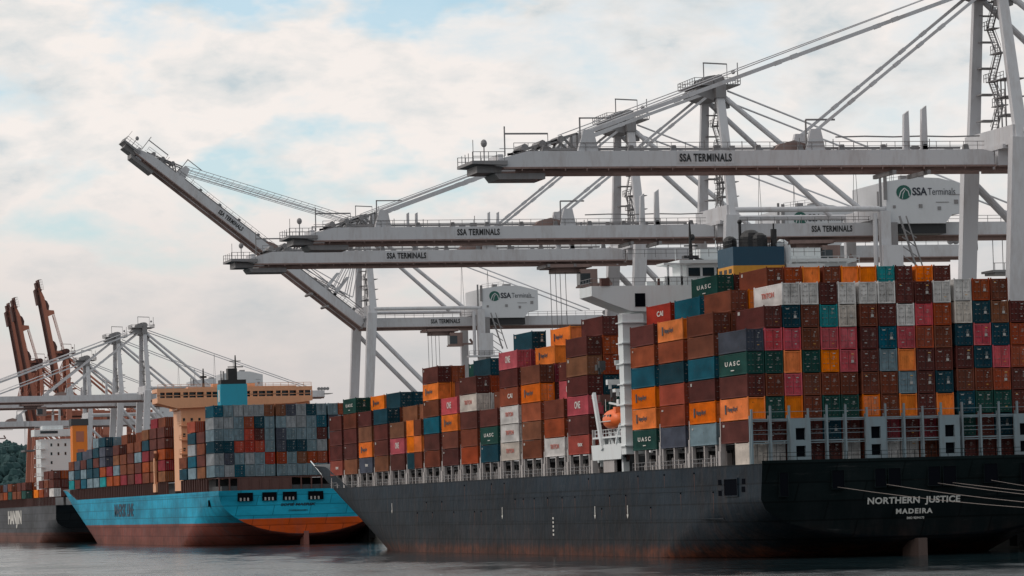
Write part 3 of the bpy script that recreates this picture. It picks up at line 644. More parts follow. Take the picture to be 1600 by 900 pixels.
NP(wh, 'wheelhouse', SHIPW)
for k in range(11): NP(MB().box(9.8 + k * 2.1, 11.5 + k * 2.1, 58.72, 58.85, 39.6, 40.8), 'wheelhouse_window', GLASS)
ms = MB(); ms.tube((10.6, 60, 41.8), (10.5, 60, 47.4), 0.34, 8, 0, 0.12); ms.beam((9.6, 60, 44), (11.6, 60, 44), .2); ms.box(9.4, 11.6, 59.4, 60.6, 42.2, 42.6); ms.beam((10.6, 60, 42.4), (12.4, 60, 41.9), .3); ms.sphere((10.9, 60, 45.2), .35, .35, .5)
NP(ms, 'radar_mast', BLACK)
# funnel casing behind the house (stern side of it)
fx0, fx1, fy0, fy1 = 11.4, 18.8, 42.0, 49.5
fn = MB(); fn.box(fx0, fx1, fy0, fy1, 40.0, 42.6, 1); fn.box(fx0 - .01, fx1 + .01, fy0 - .01, fy1 + .01, 38.2, 39.99, 2); fn.box(fx0 + .3, fx1 - .3, fy0 + .3, fy1 - .3, 12.1, 38.2, 0)
for k in range(3): fn.box(fx0 - .04, fx0 + .02, fy0 + .8 + k * 2.3, fy0 + 2.2 + k * 2.3, 39.0, 39.6, 3)
fn.rail((fx0, fy0, 42.6), (fx1, fy0, 42.6), 1.0, 1.1, .035, 3); fn.rail((fx0, fy0, 42.6), (fx0, fy1, 42.6), 1.0, 1.5, .035, 3)
fo = NP(fn, 'funnel', [SHIPW, BLUEF, YELF, BLACK])
ex = MB()
for x, y, rr, h in ((12.8, 48, 1.0, 1.9), (15.4, 46.6, 1.5, 2.7), (16.3, 45.6, 1.2, 2.2)):
    ex.tube((x, y, 42.6), (x, y, 42.6 + h * .6), rr, 12); ex.sphere((x, y, 42.6 + h * .6), rr, rr, h * .4, 12, 6)
ex.tube((14.0, 47, 42.6), (14.0, 47, 46.2), 0.22); ex.sphere((14, 47, 46.4), .35, .35, .35); ex.tube((18.3, 45, 42.6), (18.3, 45, 45.2), 0.45); ex.tube((18.3, 45, 45.2), (18.3, 45, 46), 0.12)
NP(ex, 'exhaust_pipe', BLACK)
vt = MB(); vt.tube((19.9, 44, 36), (19.9, 44, 42.0), .55, 10); vt.path([(19.9, 44, 42.0), (19.7, 44, 42.8), (19.1, 44, 43.2), (18.7, 43.6, 42.9)], .6, 10); vt.box(19.4, 25, 43, 46, 37.5, 40.2); vt.rail((19.4, 42.9, 40.2), (30, 42.9, 40.2), 1.0, 1.5, .04)
NP(vt, 'ventilator', SHIPW)
em = MB().add([(0, 0, -.9), (.5, 0, -.9), (.28, 0, .9)], [(0, 1, 2)]); em.build('emblem', WTXT, near, Vector((fx0 - 0.03, 46.5, 41.3)) + OFF, (0, 0, R(-90)))

# lifeboat, its davit and the landing platform
lf = thing('lifeboat', (0.2, 66, 18.0), 'bright orange enclosed lifeboat hanging beside the white bridge tower', 'lifeboat')
lbm = MB()
secs = [(-3.9, .15), (-3.4, .75), (-2, 1.15), (0, 1.3), (2, 1.15), (3.4, .75), (3.9, .15)]
vs = []; nn = 14
for y, s_ in secs:
    for k in range(nn):
        a = 2 * math.pi * k / nn; vs.append((s_ * math.sin(a) * 1.05, y, 1.5 + s_ * (1.25 if math.cos(a) > 0 else 1.0) * math.cos(a)))
lbm.add(vs, [(j * nn + i, j * nn + (i + 1) % nn, (j + 1) * nn + (i + 1) % nn, (j + 1) * nn + i) for j in range(len(secs) - 1) for i in range(nn)] + [tuple(range(nn)), tuple(range((len(secs) - 1) * nn, len(secs) * nn))])
lbm.build('hull', LIFEB, lf, smooth=True)
MB().box(-.55, .55, -3.0, -1.6, 2.5, 3.35).build('canopy', LIFEB, lf)
MB().box(-1.40, -1.33, -3, 3, 1.3, 1.42).build('grab_line', WTXT, lf)
for k in range(4): MB().box(-1.22, -1.0, -2.2 + k * 1.1, -1.7 + k * 1.1, 2.0, 2.3).build('window', GLASS, lf)
MB().box(-.12, .12, -3.4, 3.4, .0, .45).box(-.3, .3, 3.4, 3.9, .6, 1.2).build('keel', BLACK, lf)
lf2 = MB()
for yy in (-2.6, 2.6): lf2.tube((0, yy, 2.5), (.3, yy, 5.0), .05, 5); lf2.box(-.2, .2, yy - .2, yy + .2, 2.45, 2.9)
lf2.build('fall_rope', CABLE, lf)
dv = MB(); dv.beam((-.4, 70.5, 15.4), (-.4, 74.8, 23.6), .45, .8); dv.beam((-.4, 63, 16), (0.6, 62.2, 21.5), .3); dv.beam((.4, 62.2, 21.5), (-.4, 66, 22), .25); dv.beam((.8, 62, 16), (.8, 62, 19.6), .35)
dv.box(-.3, 3.2, 60.8, 76.5, 17.0, 17.25); dv.beam((0, 63, 15.8), (0.3, 66, 18.2), .3); dv.beam((0, 66, 15.8), (.3, 69, 18.2), .3); dv.tube((-.2, 69, 20.9), (-.2, 69, 22.6), .04)
dv.rail((0, 61, 17.25), (0, 76, 17.25), 1.0, 1.5, .04)
for yy in (62, 65.5, 69, 72): dv.box(.3, 1.2, yy, yy + .8, 12.1, 17)
NP(dv, 'boat_davit', SHIPW)
pl = MB(); pl.prism([(60.8, 13.9), (76.4, 13.9), (77.2, 16.1), (60.2, 16.1)], -0.35, -0.1, axis='x'); pl.box(-.1, 1, 65.5, 71.5, 12.1, 14.5, 1)
NP(pl, 'gangway_platform', [SHIPW, POSTG])
for k in range(22):
    yy = random.uniform(60, 77); zz = random.uniform(17.5, 28) if k % 2 else random.uniform(12.3, 16)
    gp = MB().box(.5, random.uniform(1.2, 2.6), yy, yy + random.uniform(.4, 1.6), zz, zz + random.uniform(.3, 1.3))
    gp.box(.7, 1.1, yy + .1, yy + .3, zz - .6, zz - .001); NP(gp, 'deck_machinery', [(SHIPW, DECKD, RUSTD)[k % 3]])

js = MB(); js.tube((1.2, 293, 14.6), (0.0, 300, 17.8), 0.12, 6); NP(js, 'jackstaff', SHIPW)
# mooring lines
def mline(a, b, sag, label):
    a = Vector(a); b = Vector(b); mb = MB()
    pts = [a.lerp(b, i / 14) + Vector((0, 0, -sag * 4.6 * (i / 14) * (1 - i / 14))) for i in range(15)]
    mb.path(pts, 0.04, 6); tag(mb.build('mooring_line', ROPE), label, 'mooring rope', 'stern mooring lines')
for n, (a, b, s_) in enumerate((((9.9, -5.3, 8.9), (58, -62, 4.8), 1.6), ((16.3, -5.3, 9.1), (58, -62, 4.8), 1.5), ((23.2, -5.3, 9.1), (58, -46, 4.8), .9), ((25.2, -5.3, 9.1), (58, -46, 4.8), .6), ((30.3, -5.3, 9.3), (56, -30, 4.8), .5))):
    mline(a, b, s_, ('pale mooring rope from the leftmost stern opening, crossing above the ship name', 'pale mooring rope leaving the second stern opening above the name', 'upper of two ropes leaving the opening right of the name', 'lower of two ropes leaving the opening right of the name', 'short pale mooring rope leaving the opening at the right edge')[n])
for y in (-62, -46, -30):
    bo = MB(); bo.tube((58 if y < -40 else 56, y, QZ), (58 if y < -40 else 56, y, QZ + .6), .3, 10); bo.tube((58 if y < -40 else 56, y, QZ + .6), (58 if y < -40 else 56, y, QZ + .8), .5, 10)
    tag(bo.build('bollard', BLACK), 'black iron bollard on the quay holding the stern ropes', 'bollard', 'quay bollards')

# ------------------------------------------------------------------ second ship: light blue hull
BX, BY = 6.9, 462.0
BL_SIDE = hull_material('light_blue_hull_paint', (0.25, [(0.0, (0.20, 0.055, 0.040)), (5.5, (0.22, 0.060, 0.045)), (5.62, (0.020, 0.33, 0.50)), (14, (0.022, 0.36, 0.54))]), (0.05, 0.12, 0.14), 0.55)
BL_TR = hull_material('light_blue_hull_paint_brightened', (0.1, [(0.0, (0.6, 0.09, 0.02)), (6.35, (0.80, 0.12, 0.022)), (6.42, (0.028, 0.47, 0.68)), (14, (0.03, 0.48, 0.70))]), (0.05, 0.16, 0.2), 0.2)  # same hull paint, colour brightened to make up for shade on the transom
blue = thing('container_ship', (BX + 21.5, BY + 150, 0), 'container ship with light blue hull and red-brown bottom, moored ahead of the near ship', 'container ship', 'container ships at the terminal')
def BPt(mb, name, mats, parent=blue, smooth=False): return mb.build(name, mats, parent, OFF, smooth)
smooth_hull(BPt(hull(13.3, 16.2, [(-5.5, 12.4), (5, 12.0), (14, 10.6), (24, 8.4), (36, 4.6), (48, 0.8), (62, -3)]), 'hull', [BL_SIDE, DECKD, BL_TR]))
def trB(z): return -5.5 + (13.3 - z) * 0.22
for x0, x1 in ((4.6, 8.3), (10.6, 14.1), (15.6, 19.0), (21.8, 25.5)):
    BPt(MB().box(x0, x1, trB(12.9) - .08, trB(12.9) + .8, 10.7, 12.7), 'mooring_opening', SHADEIN)
    for k in range(3): BPt(MB().box(x0 + .5 + k * .9, x0 + .9 + k * .9, trB(12.9) - .12, trB(12.9) + .1, 10.75, 11.5), 'bollard', POSTG)
link('ship_name', text_mesh('SOFIE MAERSK', .85, KTXT, .03, .02, 8.6, shear=.2), blue, Vector((19.4, trB(9.6) - .06, 9.6)) + OFF, (R(102.4), 0, 0))
link('home_port', text_mesh('COPENHAGEN', .5, KTXT, .01, .02, 4.6), blue, Vector((19.4, trB(8.2) - .06, 8.2)) + OFF, (R(102.4), 0, 0))
link('line_name', text_mesh('MAERSK LINE', 4.9, mat('line_name_blue', (.01, .05, .09), .6, .1), .12, .02, 38), blue, Vector((-.1, 158, 9.4)) + OFF, FACE_PORT)
ru2 = MB().box(20.9, 22.1, -3.5, 2.0, -4, 3.2); BPt(ru2, 'rudder', mat('red_rudder', (.25, .09, .07), .7, .3))
BPt(MB().box(-.1, .1, 8.6, 10.2, 9.6, 11.2), 'side_port', SHADEIN)
bstr = MB(); bstr.box(-.1, .1, 12, 200, 12.6, 12.9); BPt(bstr, 'rubbing_strake', BL_SIDE)
# poop structure under the aft containers
pp = MB(); pp.box(1.2, 42, -3.0, 12, 13.3, 14.4); pp.box(5, 18, -3.2, -3.0, 13.3, 16.2, 1); pp.box(0.5, 42.5, -3.2, 12.5, 16.25, 16.5, 1)
for k in range(18): pp.box(.4 + k * 2.5, .7 + k * 2.5, -3.4, -3.0, 13.3, 16.4, 1)
BPt(pp, 'lashing_bridge', [DECKD, RUSTD])
def bbz(i): return 16.6
BPS = mat('rusty_post_paint', (0.11, 0.045, 0.038), .7, .4)
for i in list(range(1, 4)) + list(range(4, 18)):
    y0 = bayY(i)
    for k in range(4): BPt(MB().box(.1, .7, y0 - 1 + k * 3.7, y0 - .4 + k * 3.7, 13.3, 16.5), 'container_stanchion', BPS)
    BPt(MB().box(2.5, 40, y0 - .5, y0 + 13, 13.3, 16.2), 'hatch_coaming', DECKD)
# cream deckhouse
by = 58.2
hh = MB(); hh.box(1.2, 7.6, by, by + 13, 14, 34.6); hh.box(7.6, 35, by + 1.5, by + 13, 14, 34.6)
for z in (19.5, 23.2, 26.8, 30.4): hh.box(.5, 35, by - .8, by + .3, z, z + .3); hh.rail((.5, by - .8, z + .3), (9, by - .8, z + .3), 1.0, 1.5, .05)
hh.prism([(-5, 36.4), (-5, 37.7), (35.2, 37.7), (35.2, 36.4), (30, 35.8), (0.2, 35.0)], by - 1.2, by + 8); hh.box(-5, 35.2, by - 1.0, by + 8, 39.1, 40.1); hh.box(.2, 7.6, by, by + 13, 34.6, 36.4); hh.box(7.6, 35, by + 1.5, by + 13, 34.6, 36.3)
hh.box(-4.0, 35, by + .6, by + 7.5, 37.7, 39.1, 1); hh.box(-5, 35, by - 1.1, by - .95, 38.2, 38.35); hh.box(3, 31, by - .9, by + 3, 40.1, 40.35)
for k in range(21): hh.box(-5 + k * 2.0, (-4.75 if k % 3 else -4.3) + k * 2.0, by - 1.1, by - .6, 37.7, 39.1)
hh.box(10, 21, by + 3, by + 6, 40.1, 41.2); hh.rail((-4.8, by - .9, 40.1), (35, by - .9, 40.1), 1.0, 2, .05)
BPt(hh, 'accommodation_block', [CREAM, GLASS])
for z in (16.5, 20.4, 24, 27.7, 31.6):
    for k in range(3): BPt(MB().box(1.6 + k * 2.0, 2.2 + k * 2.0, by - .06, by + .1, z, z + .9), 'window', GLASS)
    for k in range(6): BPt(MB().box(9 + k * 4, 10.8 + k * 4, by + 1.4, by + 1.6, z, z + 1.4), 'window', GLASS)
mm2 = MB(); mm2.tube((16, by + 3, 42.6), (16, by + 3, 48.5), .4, 8, 0, .15); mm2.beam((14, by + 3, 45.5), (18, by + 3, 45.5), .25); mm2.beam((14.4, by + 3, 47), (17.4, by + 3, 47), .2)
BPt(mm2, 'radar_mast', BLACK); mm2 = MB(); mm2.tube((7.6, by + 3, 40.2), (7.6, by + 3, 45.2), .35, 8, 0, .15); mm2.box(6.8, 8.4, by + 2.5, by + 3.5, 42.8, 43.3)
BPt(mm2, 'radar_mast', BLACK)
ff = MB(); fY = 40.0; ff.box(15.2 - BX + .2, 22.2 - BX, fY, fY + 5, 34.8, 40.4); ff.box(15.6 - BX, 22 - BX, fY + .2, fY + 4.8, 40.4, 41.5, 1); ff.box(17.6 - BX, 19.9 - BX, fY + 1, fY + 4, 41.5, 44.4, 1); ff.box(15.6 - BX, 22 - BX, fY + .2, fY + 4.8, 33.2, 34.79, 1); ff.box(15.7 - BX, 21.9 - BX, fY + .4, fY + 4.6, 14, 33.2, 2); ff.box(15.3 - BX, 15.39 - BX, fY + 1, fY + 3.2, 36, 39, 3)
BPt(ff, 'funnel', [CYANF, BLACK, CREAM, WTXT])
dc = MB(); dc.beam((.2, 96, 16), (.2, 96, 23), 1.4); dc.beam((.2, 96, 22.6), (-1.0, 90, 24.5), .7); dc.box(-.4, 1.2, 94, 99, 14, 16.2); dc.beam((.2, 96, 23), (1.0, 99, 25.5), .5)
BPt(dc, 'provision_crane', CREAM)

BSTERN = [
 [bl, gb, 'grey', 'grey', 'grey', tn, tn, sl, 'grey', nv, gb, gb, rb, 'grey', m_, m_, b_],
 ['grey', 'grey', gb, rb, nv, gb, gb, 'grey', 'grey', gb, bl, sl, 'grey', b_, m_, m_, b_],
 [gb, gb, gb, red, m_, gb, sl, gb, gb, gb, m_, gb, b_, m_, m_, m_, b_] if False else [gb, gb, gb, rd, m_, gb, sl, gb, gb, gb, m_, gb, b_, m_, m_, m_, b_],
 [nv, nv, rd, rd, rd, gb, sl, nv, nv, gb, 'grey', rb, m_, m_, m_, m_, b_],
 ['grey', sl, gb, 'grey', gb, rd, rb, gb, tn, rb, rb, rd, rd, m_, b_, m_, b_],
 [gb, 'grey', bl, gb, gb, gb, gb, gb, gb, gb, gb, 'purple', 'mint', m_, m_, b_, m_]]
G3 = 'containers stacked across the stern of the light blue ship'
for r_, rowc in enumerate(BSTERN):
    t = 5 - r_
    for c, k in enumerate(rowc[:14], 1):
        if t == 0 and False: continue
        container(BX + colX(c), BY, 16.7 + t * TH, k, '%s container on light blue ship, %s stack from its left, %s' % (PNAME[k], ordi(c), 'top tier' if t == 5 else ('bottom tier' if t == 0 else ordi(t + 1) + ' tier up')), G3, None, 0 if c > 1 else 1)

# the rest of the blue ship's and the far ship's boxes: past three hundred of a kind, one object
keys = ['maroon', 'brown', 'redbrown', 'tan', 'orange', 'greyblue', 'grey', 'navy', 'blue', 'teal', 'green', 'crimson', 'red', 'white', 'salmon', 'slate']
def mass(mb, x, y, z, k, L=CL):
    mi = keys.index(k)
    mb.box(x + .02, x + CW - .02, y + .05, y + L - .05, z + .05, z + CH - .03, mi)
    for xx in (x, x + CW - .12):
        for yy in (y, y + L - .12): mb.box(xx, xx + .12, yy, yy + .12, z, z + CH, mi)
    for s in (-1, 1):
        for xx in (.3, .75): mb.box(x + CW / 2 + s * xx - .03, x + CW / 2 + s * xx + .03, y - .01, y + .05, z + .2, z + CH - .2, 16)
    if random.random() < .5: mb.box(x + .5, x + 1.0, y - .02, y + .05, z + 2.0, z + 2.25, 17)
ms_ = MB(); rn_ = random.Random(11)
mix_dark = ['maroon', 'maroon', 'brown', 'brown', 'redbrown', 'crimson', 'maroon', 'brown', 'navy', 'tan', 'greyblue']
mix_blue = ['greyblue', 'slate', 'greyblue', 'teal', 'slate', 'maroon', 'redbrown', 'blue', 'navy', 'navy', 'brown', 'maroon', 'tan', 'greyblue']
hts = {1: (4, 5), 2: (5, 5), 3: (2, 2), 4: (5, 5), 5: (5, 6), 6: (5, 6), 7: (4, 6), 8: (4, 5), 9: (3, 5), 10: (4, 5), 11: (2, 5), 12: (5, 5), 13: (5, 5), 14: (4, 5), 15: (3, 4), 16: (3, 4), 17: (3, 4)}
for i in range(1, 18):
    a, b = hts[i]
    for c in range(1, 15 if i < 16 else 9):
        H = a if c == 1 else (min(a + 1, b) if c == 2 else b)
        if i in (4, 5) and c > 8: H -= 1
        for t in range(H):
            if c > 3 and t < H - 2 and i not in (1,): continue
            k = rn_.choice(mix_blue if i > 11 else mix_dark)
            if i == 2 and c == 1: k = ['greyblue', 'blue', 'grey', 'navy', 'salmon'][t % 5]
            if i == 1 and c == 1: k = ['tan', 'maroon', 'brown', 'maroon', 'brown'][t % 5]
            mass(ms_, BX + colX(c), BY + bayY(i), 16.6 + t * TH, k)
TX, TY = 10.0, 806.0
for i in range(0, 12):
    for c in range(1, 9):
        H = [3, 3, 2, 1, 2, 2, 1, 2, 2, 1, 2, 1][i] + (1 if c > 4 and i < 2 else 0)
        for t in range(H): mass(ms_, TX + colX(c), TY + bayY(i), 15 + t * TH, rn_.choice(['orange', 'maroon', 'redbrown', 'maroon', 'green', 'white', 'redbrown', 'brown', 'slate']))
# boxes on the quay beyond, seen in glimpses between the hulls
tag(ms_.build('distant_containers', [paint(k) for k in keys] + [BAR, DECAL]), 'mass of stacked containers on the decks of the two farther ships', 'shipping containers', kind='stuff')

# ------------------------------------------------------------------ third ship, far left
T_SIDE = hull_material('far_grey_hull_paint', (.4, [(0.0, (.13, .06, .05)), (3.2, (.14, .065, .055)), (3.4, (.075, .08, .09)), (12, (.085, .09, .10))]), (.1, .08, .07), .4)
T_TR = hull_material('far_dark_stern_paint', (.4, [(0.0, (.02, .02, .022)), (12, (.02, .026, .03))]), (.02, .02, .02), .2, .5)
third = thing('container_ship', (TX + 21.5, TY + 150, 0), 'grey-hulled container ship at the far left with white bridge and orange funnel', 'container ship', 'container ships at the terminal')
def TP(mb, name, mats): return mb.build(name, mats, third, OFF)
smooth_hull(TP(hull(12.2, 16.4), 'hull', [T_SIDE, DECKD, T_TR]))
tp = MB()
for k in range(6): tp.box(-.1, .05, 108 - 0 * k, 108, 4, 4)
link('line_name', text_mesh('HANJIN', 6.2, WTXT, .25, .02, 42), third, Vector((-.1, 114, 8.4)) + OFF, FACE_PORT)
ty = 60
h3 = MB(); h3.box(3.2, 13.5, ty, ty + 14, 12.2, 35); h3.box(1.0, 15, ty - 1, ty + 9, 36, 38.3)
for z in range(6): h3.box(.8, 4.6, ty - 2.5, ty + .1, 16 + z * 3.1, 16.25 + z * 3.1); h3.rail((.8, ty - 2.5, 16.2 + z * 3.1), (4.6, ty - 2.5, 16.2 + z * 3.1), 1, 1.2, .06)
h3.box(4, 11, ty + 1, ty + 8, 38.3, 39.6); h3.rail((1.2, ty - .9, 38.3), (14.8, ty - .9, 38.3), 1, 2, .06)
TP(h3, 'accommodation_block', SHIPW)
TP(MB().box(3, 9, ty - 1.1, ty - .9, 36.9, 37.8), 'window', GLASS)
for z in range(6):
    for k in (range(3) if z > 3 else range(1)): TP(MB().box(6.5 + k * 2.4, 7.1 + k * 2.4, ty - .06, ty + .1, 17.5 + z * 3.0, 18.5 + z * 3.0), 'window', GLASS)
f3 = MB(); f3.box(11.6, 16.6, ty - 20, ty - 14, 12.2, 39.0); f3.box(11.2, 17.0, ty - 20.2, ty - 13.8, 39, 41.2, 1); f3.box(12.8, 15.4, ty - 20.1, ty - 19.9, 33.5, 37, 2); f3.box(13.2, 15.4, ty - 20.1, ty - 19.9, 27.5, 31, 2)
TP(f3, 'funnel', [ORGF, DECKD, RUSTR])
for k in range(60): TP(MB().box(.1, .5, k * 4, k * 4 + .5, 12.2, 15), 'container_stanchion', BPS)
d3 = MB(); d3.beam((0, 20, 17), (14, 20, 17), .8); d3.beam((6, 20, 12), (6, 20, 17), .8); d3.rail((0, 20, 17.4), (14, 20, 17.4), 1, 2, .06)
TP(d3, 'deck_frame', POSTG)

# ------------------------------------------------------------------ ship-to-shore cranes
XL = 48.5
def crane(name, Yc, label, group, boom=0.0, dx=0.0, dz=0.0, trolley=None, mats=None, lettering=True, house=True, detail=2, cat='container crane', back=63.0, reach=72.5, gh=2.4, tip=True):
    W, BR, FT, HS = mats or (CRANE_W, CRANE_B, CRANE_D, HOUSE_W)
    t = thing(name, (XL + dx, Yc, QZ), label, cat, group)
    O = (0, 0, -QZ)
    def A(mb, nm_, m, parent=t, smooth=False):
        o = mb.build(nm_, m, parent, O if parent is t else (0, 0, 0), smooth); return o
    G0z, G1z = 52.8 + dz, 52.8 + gh + dz; hy = 9.5; AP = 78.0 + dz; LS = 27.5
    # legs: the waterside pair leans out towards the water at its foot, the landside pair is upright
    for sy in (-1, 1):
        y = sy * hy
        A(MB().beam((-3.0, y, QZ + 2.2), (0, y, G0z + 3.5), 1.6, 2.0, w2=1.7, h2=2.3), 'leg', W)
        A(MB().beam((LS, y, QZ + 2.2), (LS, y, G0z + 4.0), 1.4, 1.8), 'leg', W)
        A(MB().beam((0.4, y, G0z + 3.0), (0.0, sy * 4.5, AP), 1.15, 1.7, w2=1.0, h2=1.3), 'mast_leg', W)
        A(MB().tube((0.6, y, G0z + 4.4), (LS, y, G0z + 4.4), .48, 10), 'tie_beam', W)
        A(MB().tube((0.6, y, G0z - 1.5), (LS, y, G0z - 29), .55, 10), 'diagonal_brace', W)
        A(MB().beam((-3, y, QZ + 15), (LS, y, QZ + 15), 1.4, 1.8), 'portal_beam', W)
        A(MB().tube((.6, sy * 4.6, AP - .8), (LS - 4, sy * 8.0, G0z + 4.6), .46, 10), 'backstay', W)
        A(MB().tube((1.5, sy * 4.2, AP + .2), (back - 6, sy * 3.6, G1z + 1.5), .17, 6), 'rear_stay', W)
        bg = MB(); bg.box(-4.5, 1, y - 1.1, y + 1.1, QZ + .9, QZ + 2.2); bg.box(LS - 3, LS + 3, y - 1.1, y + 1.1, QZ + .9, QZ + 2.2)
        for k in range(4):
            for xx in (-4 + k * 1.4, LS - 2.4 + k * 1.5): bg.tube((xx, y - .3, QZ + .45), (xx, y + .3, QZ + .45), .42, 10)
        A(bg, 'bogie', FT)
    cb = MB()
    cb.beam((0.2, -hy, G1z + 1.6), (0.2, hy, G1z + 1.6), 2.0, 2.6); cb.box(-1.2, 1.6, -6.5, 6.5, G1z - .1, G1z + .5); A(cb, 'cross_beam', W)
    cb = MB(); cb.beam((LS, -hy, G1z + 1.4), (LS, hy, G1z + 1.4), 1.6, 2.0)
    A(cb, 'cross_beam', W)
    # the two fixed girders
    for sy in (-1, 1):
        gd = MB(); y = sy * 3.5
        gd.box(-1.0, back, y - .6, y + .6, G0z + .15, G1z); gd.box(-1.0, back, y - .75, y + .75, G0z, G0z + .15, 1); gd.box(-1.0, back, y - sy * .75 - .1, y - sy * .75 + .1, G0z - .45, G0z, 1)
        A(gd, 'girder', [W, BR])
    gx = MB()
    for x in (4, 14, 24, 34, 44, 54, back - .6): gx.box(x, x + .6, -2.9, 2.9, G0z + .6, G1z - .3)
    gx.box(-1, back, -2.6, -2.2, G1z, G1z + .1); gx.box(back - .3, back + 3, -4.5, 4.5, G1z - 1.2, G1z - 1.0)
    if detail > 1: gx.rail((2, -4.15, G1z), (back, -4.15, G1z), 1.1, 2.4, .04); gx.rail((back + 3, -4.4, G1z - 1), (back + 3, 4.4, G1z - 1), 1.1, 1.5, .04); gx.rail((back, -4.4, G1z - 1), (back + 3, -4.4, G1z - 1), 1.1, 1.5, .04)
    for k in range(4): gx.tube((back - 2 + k * 1.1, -3.6, G1z + .7), (back - 2 + k * 1.1, -2.9, G1z + .7), .6, 10)
    A(gx, 'girder_walkway', FT)
    # boom, hinged at the waterside legs
    ca, sa = math.cos(R(boom)), math.sin(R(boom)); hx, hz = -1.6, G0z + .6
    def Bp(x, z):    # x measured seaward (negative), z absolute when the boom is level
        px, pz = x - hx, z - hz; return (hx + px * ca + pz * sa, hz - px * sa + pz * ca)
    def bpoly(mb, pts, y0, y1, mi=0): return mb.prism([Bp(x, z) for x, z in pts], y0, y1, mi)
    TIP = -reach
    for sy in (-1, 1):
        bm_ = MB(); y = sy * 3.5
        bpoly(bm_, [(-1.6, G0z + .25), (-1.6, G1z - .4), (-3.2, G1z), (TIP + 4.5, G1z), (TIP + 1.0, G1z - .9), (TIP, G1z - 1.3), (TIP, G0z + .5), (TIP + 1, G0z + .25)], y - .6, y + .6)
        if detail > 1 and sy < 0:
            for x in range(-66, -4, 12): bpoly(bm_, [(x, G0z + .4), (x + .5, G0z + .4), (x + .5, G1z - .15), (x, G1z - .15)], y - .63, y - .6)
            for x in range(-69, -3, 3): bpoly(bm_, [(x, G0z - .3), (x + .12, G0z - .3), (x + .12, G0z + .25), (x, G0z + .25)], y - .8, y - .6, 1)
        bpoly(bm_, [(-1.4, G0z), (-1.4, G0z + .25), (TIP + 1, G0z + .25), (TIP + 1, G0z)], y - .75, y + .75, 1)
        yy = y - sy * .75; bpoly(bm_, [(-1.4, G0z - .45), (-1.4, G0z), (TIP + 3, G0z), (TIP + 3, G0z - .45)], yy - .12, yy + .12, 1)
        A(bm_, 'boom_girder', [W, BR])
    for x in [x for x in (-8, -18, -28, -38, -48, -58, -68) if x > TIP + 3] + [TIP + .6]:
        bx = MB(); bpoly(bx, [(x, G0z + .7), (x + .7, G0z + .7), (x + .7, G1z - .3), (x, G1z - .3)], -2.9, 2.9); A(bx, 'boom_cross_tie', W)
    bf = MB()       # tip platform, floodlight arm, rails, fittings
    bpoly(bf, [(TIP - 3.4, G0z + .7), (TIP + 1.5, G0z + .5), (TIP + 1.5, G0z + 1.1), (TIP - 3.4, G0z + 1.1)], -4.6, 4.6)
    bpoly(bf, [(TIP + .6, G0z - 1.3), (TIP + 7, G0z - 1.3), (TIP + 7, G0z - .5), (TIP, G0z - .5)], -3.2, 3.2, 0)
    bpoly(bf, [(TIP - 2.4, G0z - .4), (TIP + 1, G0z - .4), (TIP + 1, G0z + .5), (TIP - 2.4, G0z + .6)], -3.0, 3.0)
    def bt(x0, z0, x1, z1, y, r_=.05, y2=None):
        a = Bp(x0, z0); b = Bp(x1, z1); bf.beam((a[0], y, a[1]), (b[0], y if y2 is None else y2, b[1]), 2 * r_)
    for y in (-4.5, 4.5):
        for k in range(5): bt(TIP - 3.3 + k * 1.1, G0z + 1.1, TIP - 3.3 + k * 1.1, G0z + 2.3, y, .04)
        for h_ in (.6, 1.2): bt(TIP - 3.3, G0z + 1.1 + h_, TIP + 1.1, G0z + 1.1 + h_, y, .04)
    for y in (-4.5, -2, 0, 2, 4.5): bt(TIP - 3.3, G0z + 1.1, TIP - 3.3, G0z + 2.3, y, .04)
    if tip:
        bt(TIP - 1.0, G0z + 1.1, TIP - 1.0, G0z + 3.4, -1.5, .07); a = Bp(TIP - 1.0, G0z + 3.7); bf.sphere((a[0], -1.5, a[1]), .45, .45, .55, 8, 6); bt(TIP - 3.2, G0z + 1.1, TIP - 3.2, G0z + 3.9, -4.4, .04)
        bt(TIP + 1.4, G1z - .6, TIP + 1.4, G1z + 3.4, -3.5, .08); bt(TIP + 1.4, G1z + 2.4, TIP + 7.4, G1z + 2.4, -3.5, .11); bt(TIP + 7.4, G1z, TIP + 7.4, G1z + 2.4, -3.5, .04)
        bt(-60.6, G1z, -60.6, G1z + 4.6, -3.5, .09); bt(-60.6, G1z + 4.5, -56.2, G1z + 4.5, -3.5, .09)
        bt(-28.6, G1z, -28.6, G1z + 4.2, -3.5, .1); bt(-28.6, G1z + 4.2, -24.4, G1z + 4.2, -3.5, .12)
    if detail > 1:
        for x in range(-70, -2, 2):
            bt(x, G1z, x, G1z + 1.1, -4.1, .035)
        bt(-70, G1z + 1.1, -3, G1z + 1.1, -4.1, .04); bt(-70, G1z + .55, -3, G1z + .55, -4.1, .03); bt(-66, G1z + .35, -6, G1z + .35, -2.6, .16)
        bt(-70, G1z + 1.1, -3, G1z + 1.1, 4.1, .04)
        for x in range(-66, -4, 6): bpoly(bf, [(x, G1z), (x + .9, G1z), (x + .7, G1z + .75), (x + .2, G1z + .75)], -3.9, -3.2)
        rq = random.Random(int(Yc))
        for k in range(46):
            x = rq.uniform(-66, -4); w_2 = rq.uniform(.2, 1.3); h_2 = rq.uniform(.15, .8); yq = rq.uniform(-3, 3.4); bpoly(bf, [(x, G1z), (x + w_2, G1z), (x + w_2, G1z + h_2), (x, G1z + h_2)], yq, yq + rq.uniform(.2, .7))
        for k in range(9):
            x = -64 + k * 7 + rq.uniform(-1, 1); bt(x, G1z, x, G1z + rq.uniform(1.4, 2.3), rq.choice((-3.8, 3.8)), .05)
